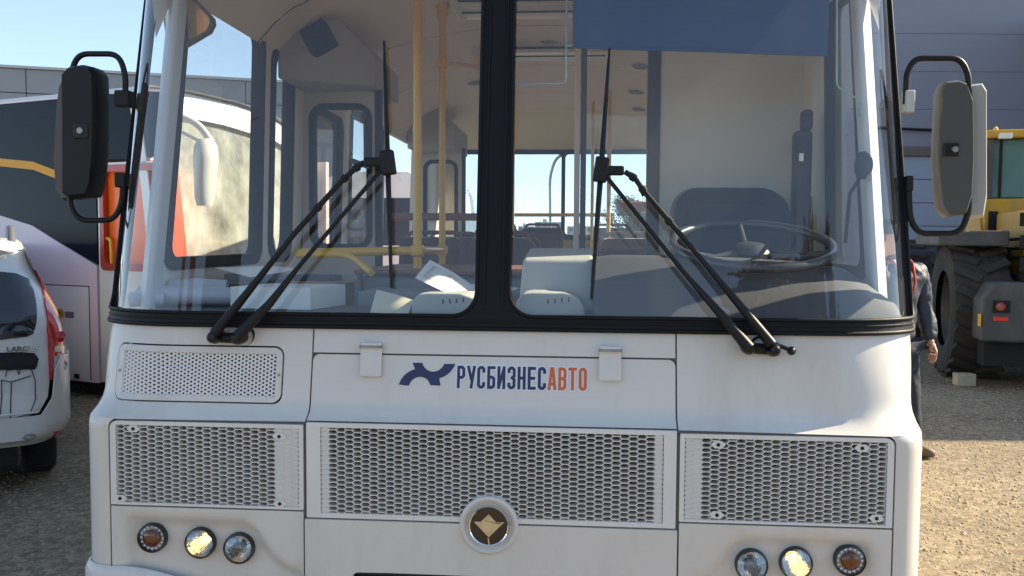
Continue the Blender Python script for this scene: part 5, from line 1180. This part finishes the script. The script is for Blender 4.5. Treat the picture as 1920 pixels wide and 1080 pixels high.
# ---- feather flags standing left behind the photographer (reflected in the glass)
for i, (x, y, c, lab) in enumerate(((-4.15,-2.0,(.62,.05,.03),'tall red feather flag between the orange and the green one'), (-3.72,-2.3,(.02,.14,.11),'tall green feather flag on the right of the three'), (-4.62,-1.6,(.75,.26,.03),'tall orange feather flag on the left of the three'))):
    o = thing('feather_flag', lab, 'flag', (x, y, 0), R(25), 'feather flags behind the photographer')
    b = MB(); b.tube([(0,0,0),(0,0,3.2),(.05,0,3.9),(.25,0,4.3),(.5,0,4.35)], [.018,.014,.012,.01,.008], 8); b.build('flag_pole', STEEL, o, smooth=60)
    b = MB(); b.grid(lambda u, v: (.02+u*(.40+.05*math.sin(3*v)), .05*math.sin(5*u+2*v), .9+v*3.3-(0 if v < .95 else .0)), np.linspace(0,1,10), np.linspace(0,1,20)); b.build('flag_cloth', mat('flag_cloth_%d' % i, c, .75), o, smooth=True)
    b = MB(); b.box(-.25,.25,-.25,.25,0,.05); b.build('flag_foot', DARK, o)

# ---- man in a dark blue jacket walking behind the right side of the bus
def skin_mesh(name, verts, edges, rad, mt, par, root=0, lv=2):
    me = bpy.data.meshes.new(name); me.from_pydata(verts, edges, []); o = bpy.data.objects.new(name, me); COL.objects.link(o)
    o.modifiers.new('s', 'SKIN'); 
    for i, r in enumerate(rad): me.skin_vertices[0].data[i].radius = r if isinstance(r, tuple) else (r, r)
    me.skin_vertices[0].data[root].use_root = True
    o.modifiers.new('u', 'SUBSURF').levels = lv; o.modifiers['u'].render_levels = lv
    me2 = bpy.data.meshes.new_from_object(o.evaluated_get(bpy.context.evaluated_depsgraph_get())); bpy.data.objects.remove(o)
    o = bpy.data.objects.new(name, me2); COL.objects.link(o); me2.materials.clear(); me2.materials.append(mt); o.parent = par
    me2.polygons.foreach_set('use_smooth', [True]*len(me2.polygons)); return o
def folds(o, st, size):
    t = bpy.data.textures.new('folds', 'CLOUDS'); t.noise_scale = size; t.noise_depth = 3
    sb = o.modifiers.new('u', 'SUBSURF'); sb.levels = 2; sb.render_levels = 2
    d = o.modifiers.new('d', 'DISPLACE'); d.texture = t; d.strength = st; d.mid_level = .5
per = thing('person', 'man in dark blue jacket with red lining and navy trousers, half hidden behind bus', 'person', (2.61,6.05,0), R(18))
SKIN = mat('skin', (.45,.25,.17), .5, var=.08); JACK = mat('navy_jacket', (.018,.028,.055), .62, var=.3, vscale=18, bump=.3, bscale=14); TRO = mat('navy_trousers', (.012,.018,.035), .8, var=.2, vscale=12, bump=.3, bscale=20); REDL = mat('red_lining', (.35,.01,.02), .7); SHOE = mat('tan_shoe', (.12,.08,.045), .6, var=.15)
# body: one continuous surface (skin), front is -y, scale 1.62 m tall
V = [(0,0,.84),(0,0,1.0),(0,-.01,1.16),(0,-.005,1.29),(-.01,-.015,1.36),(-.03,-.03,1.42),(-.04,-.035,1.50),(-.04,-.03,1.57),
     (.17,0,1.29),(.235,.0,1.06),(.245,-.07,.83),(.245,-.10,.775),
     (-.17,0,1.29),(-.22,.02,1.06),(-.23,-.02,.84),(-.23,-.04,.78),
     (.085,0,.80),(.11,-.05,.46),(.15,-.03,.09),(.16,-.13,.045),
     (-.085,0,.80),(-.10,.02,.46),(-.11,.10,.10),(-.12,.02,.045)]
Ed = [(0,1),(1,2),(2,3),(3,4),(4,5),(5,6),(6,7),(3,8),(8,9),(9,10),(10,11),(3,12),(12,13),(13,14),(14,15),(0,16),(16,17),(17,18),(18,19),(0,20),(20,21),(21,22),(22,23)]
Rd = [(.13,.10),(.12,.10),(.135,.105),(.12,.085),.055,(.062,.07),(.075,.09),(.06,.075),.065,.047,.032,.028,.065,.047,.032,.028,.085,.062,.042,.035,.085,.062,.042,.035]
skin_mesh('body', V, Ed, Rd, SKIN, per)
jv = [(0,0,.72),(0,0,.98),(0,-.01,1.16),(0,-.005,1.28),(0,-.01,1.34),(.18,0,1.27),(.25,.0,1.05),(.256,-.09,.80),(-.18,0,1.27),(-.24,.02,1.05),(-.245,-.02,.87)]
jk = skin_mesh('jacket', jv, [(0,1),(1,2),(2,3),(3,4),(3,5),(5,6),(6,7),(3,8),(8,9),(9,10)], [(.175,.145),(.18,.145),(.185,.145),(.15,.11),(.085,.08),.088,.075,.060,.088,.075,.060], JACK, per)
folds(jk, .035, .09)
tv = [(0,0,.83),(.095,0,.74),(.115,-.05,.46),(.15,-.03,.10),(-.095,0,.74),(-.105,.02,.46),(-.112,.10,.11)]
tk = skin_mesh('trousers', tv, [(0,1),(1,2),(2,3),(0,4),(4,5),(5,6)], [(.15,.12),.105,.085,.078,.105,.085,.078], TRO, per)
folds(tk, .02, .10)
for (x, y, rz) in ((.155,-.03,40),(-.112,.10,0)):
    pts = [(x,y+.07,.05),(x,y,.055),(x,y-.09,.045),(x,y-.17,.035)]; d = R(rz)
    pts = [(x+(p[0]-x)*math.cos(d)-(p[1]-y)*math.sin(d), y+(p[0]-x)*math.sin(d)+(p[1]-y)*math.cos(d), p[2]) for p in pts]
    skin_mesh('shoe', pts, [(0,1),(1,2),(2,3)], [(.045,.05),(.05,.055),(.05,.045),(.042,.032)], SHOE, per, 1)
b = MB()
for s in (-1, 1): b.tube([(s*.07,-.02,1.40),(s*.075,-.09,1.34),(s*.05,-.145,1.22),(s*.02,-.155,1.1)], [.006,.010,.008,.004], 8)
for s_ in (0,):
    pass
b.build('collar_lining', REDL, per, smooth=60)
# hands with five fingers each
for s, wx, wy, wz in ((1,.247,-.105,.80),(-1,-.232,-.045,.80)):
    vs = [(wx,wy,wz),(wx,wy-.01,wz-.07)]; es = [(0,1)]; rd = [(.024,.02),(.036,.018)]
    skin_mesh('palm', vs, es, rd, SKIN, per, 0, 1)
    for k in range(4):
        oy = (k-1.5)*.017; l = (.062,.072,.068,.052)[k]
        fv = [(wx,wy-.01+oy,wz-.075),(wx-s*.006,wy-.015+oy,wz-.075-l*.5),(wx-s*.022,wy-.015+oy,wz-.075-l*.9)]
        skin_mesh('finger', fv, [(0,1),(1,2)], [.0095,.009,.0075], SKIN, per, 0, 1)
    fv = [(wx,wy-.02,wz-.03),(wx-s*.012,wy-.052,wz-.06),(wx-s*.018,wy-.055,wz-.095)]
    skin_mesh('thumb', fv, [(0,1),(1,2)], [.012,.010,.008], SKIN, per, 0, 1)
HAIR = mat('dark_cap', (.02,.025,.03), .8)
b = MB(); b.lathe([(.001,.095),(.05,.085),(.082,.045),(.090,.0),(.085,-.02)], (-.04,-.02,1.555), (0,.12,1), 24); b.build('cap', HAIR, per, smooth=60)
b = MB(); b.tube([(-.04,-.10,1.50),(-.04,-.128,1.485),(-.04,-.115,1.475)], [.008,.013,.008], 8); b.build('nose', SKIN, per, smooth=60)
for s in (-1,1):
    b = MB(); b.lathe([(0,.008),(.008,.004),(.009,-.004)], (s*.032-.04,-.112,1.515), (0,-1,0), 10); b.build('eye', mat('eye_dark',(.05,.04,.04),.3), per, smooth=60)
    b = MB(); b.lathe([(0,.01),(.018,.006),(.022,-.006)], (s*.083-.04,-.02,1.50), (s,0,0), 12); b.build('ear', SKIN, per, smooth=60)
b = MB(); b.tube([(-.065,-.117,1.452),(-.04,-.123,1.450),(-.015,-.117,1.452)], [.003,.006,.003], 6); b.build('mouth', mat('lips',(.30,.11,.09),.5), per, smooth=60)
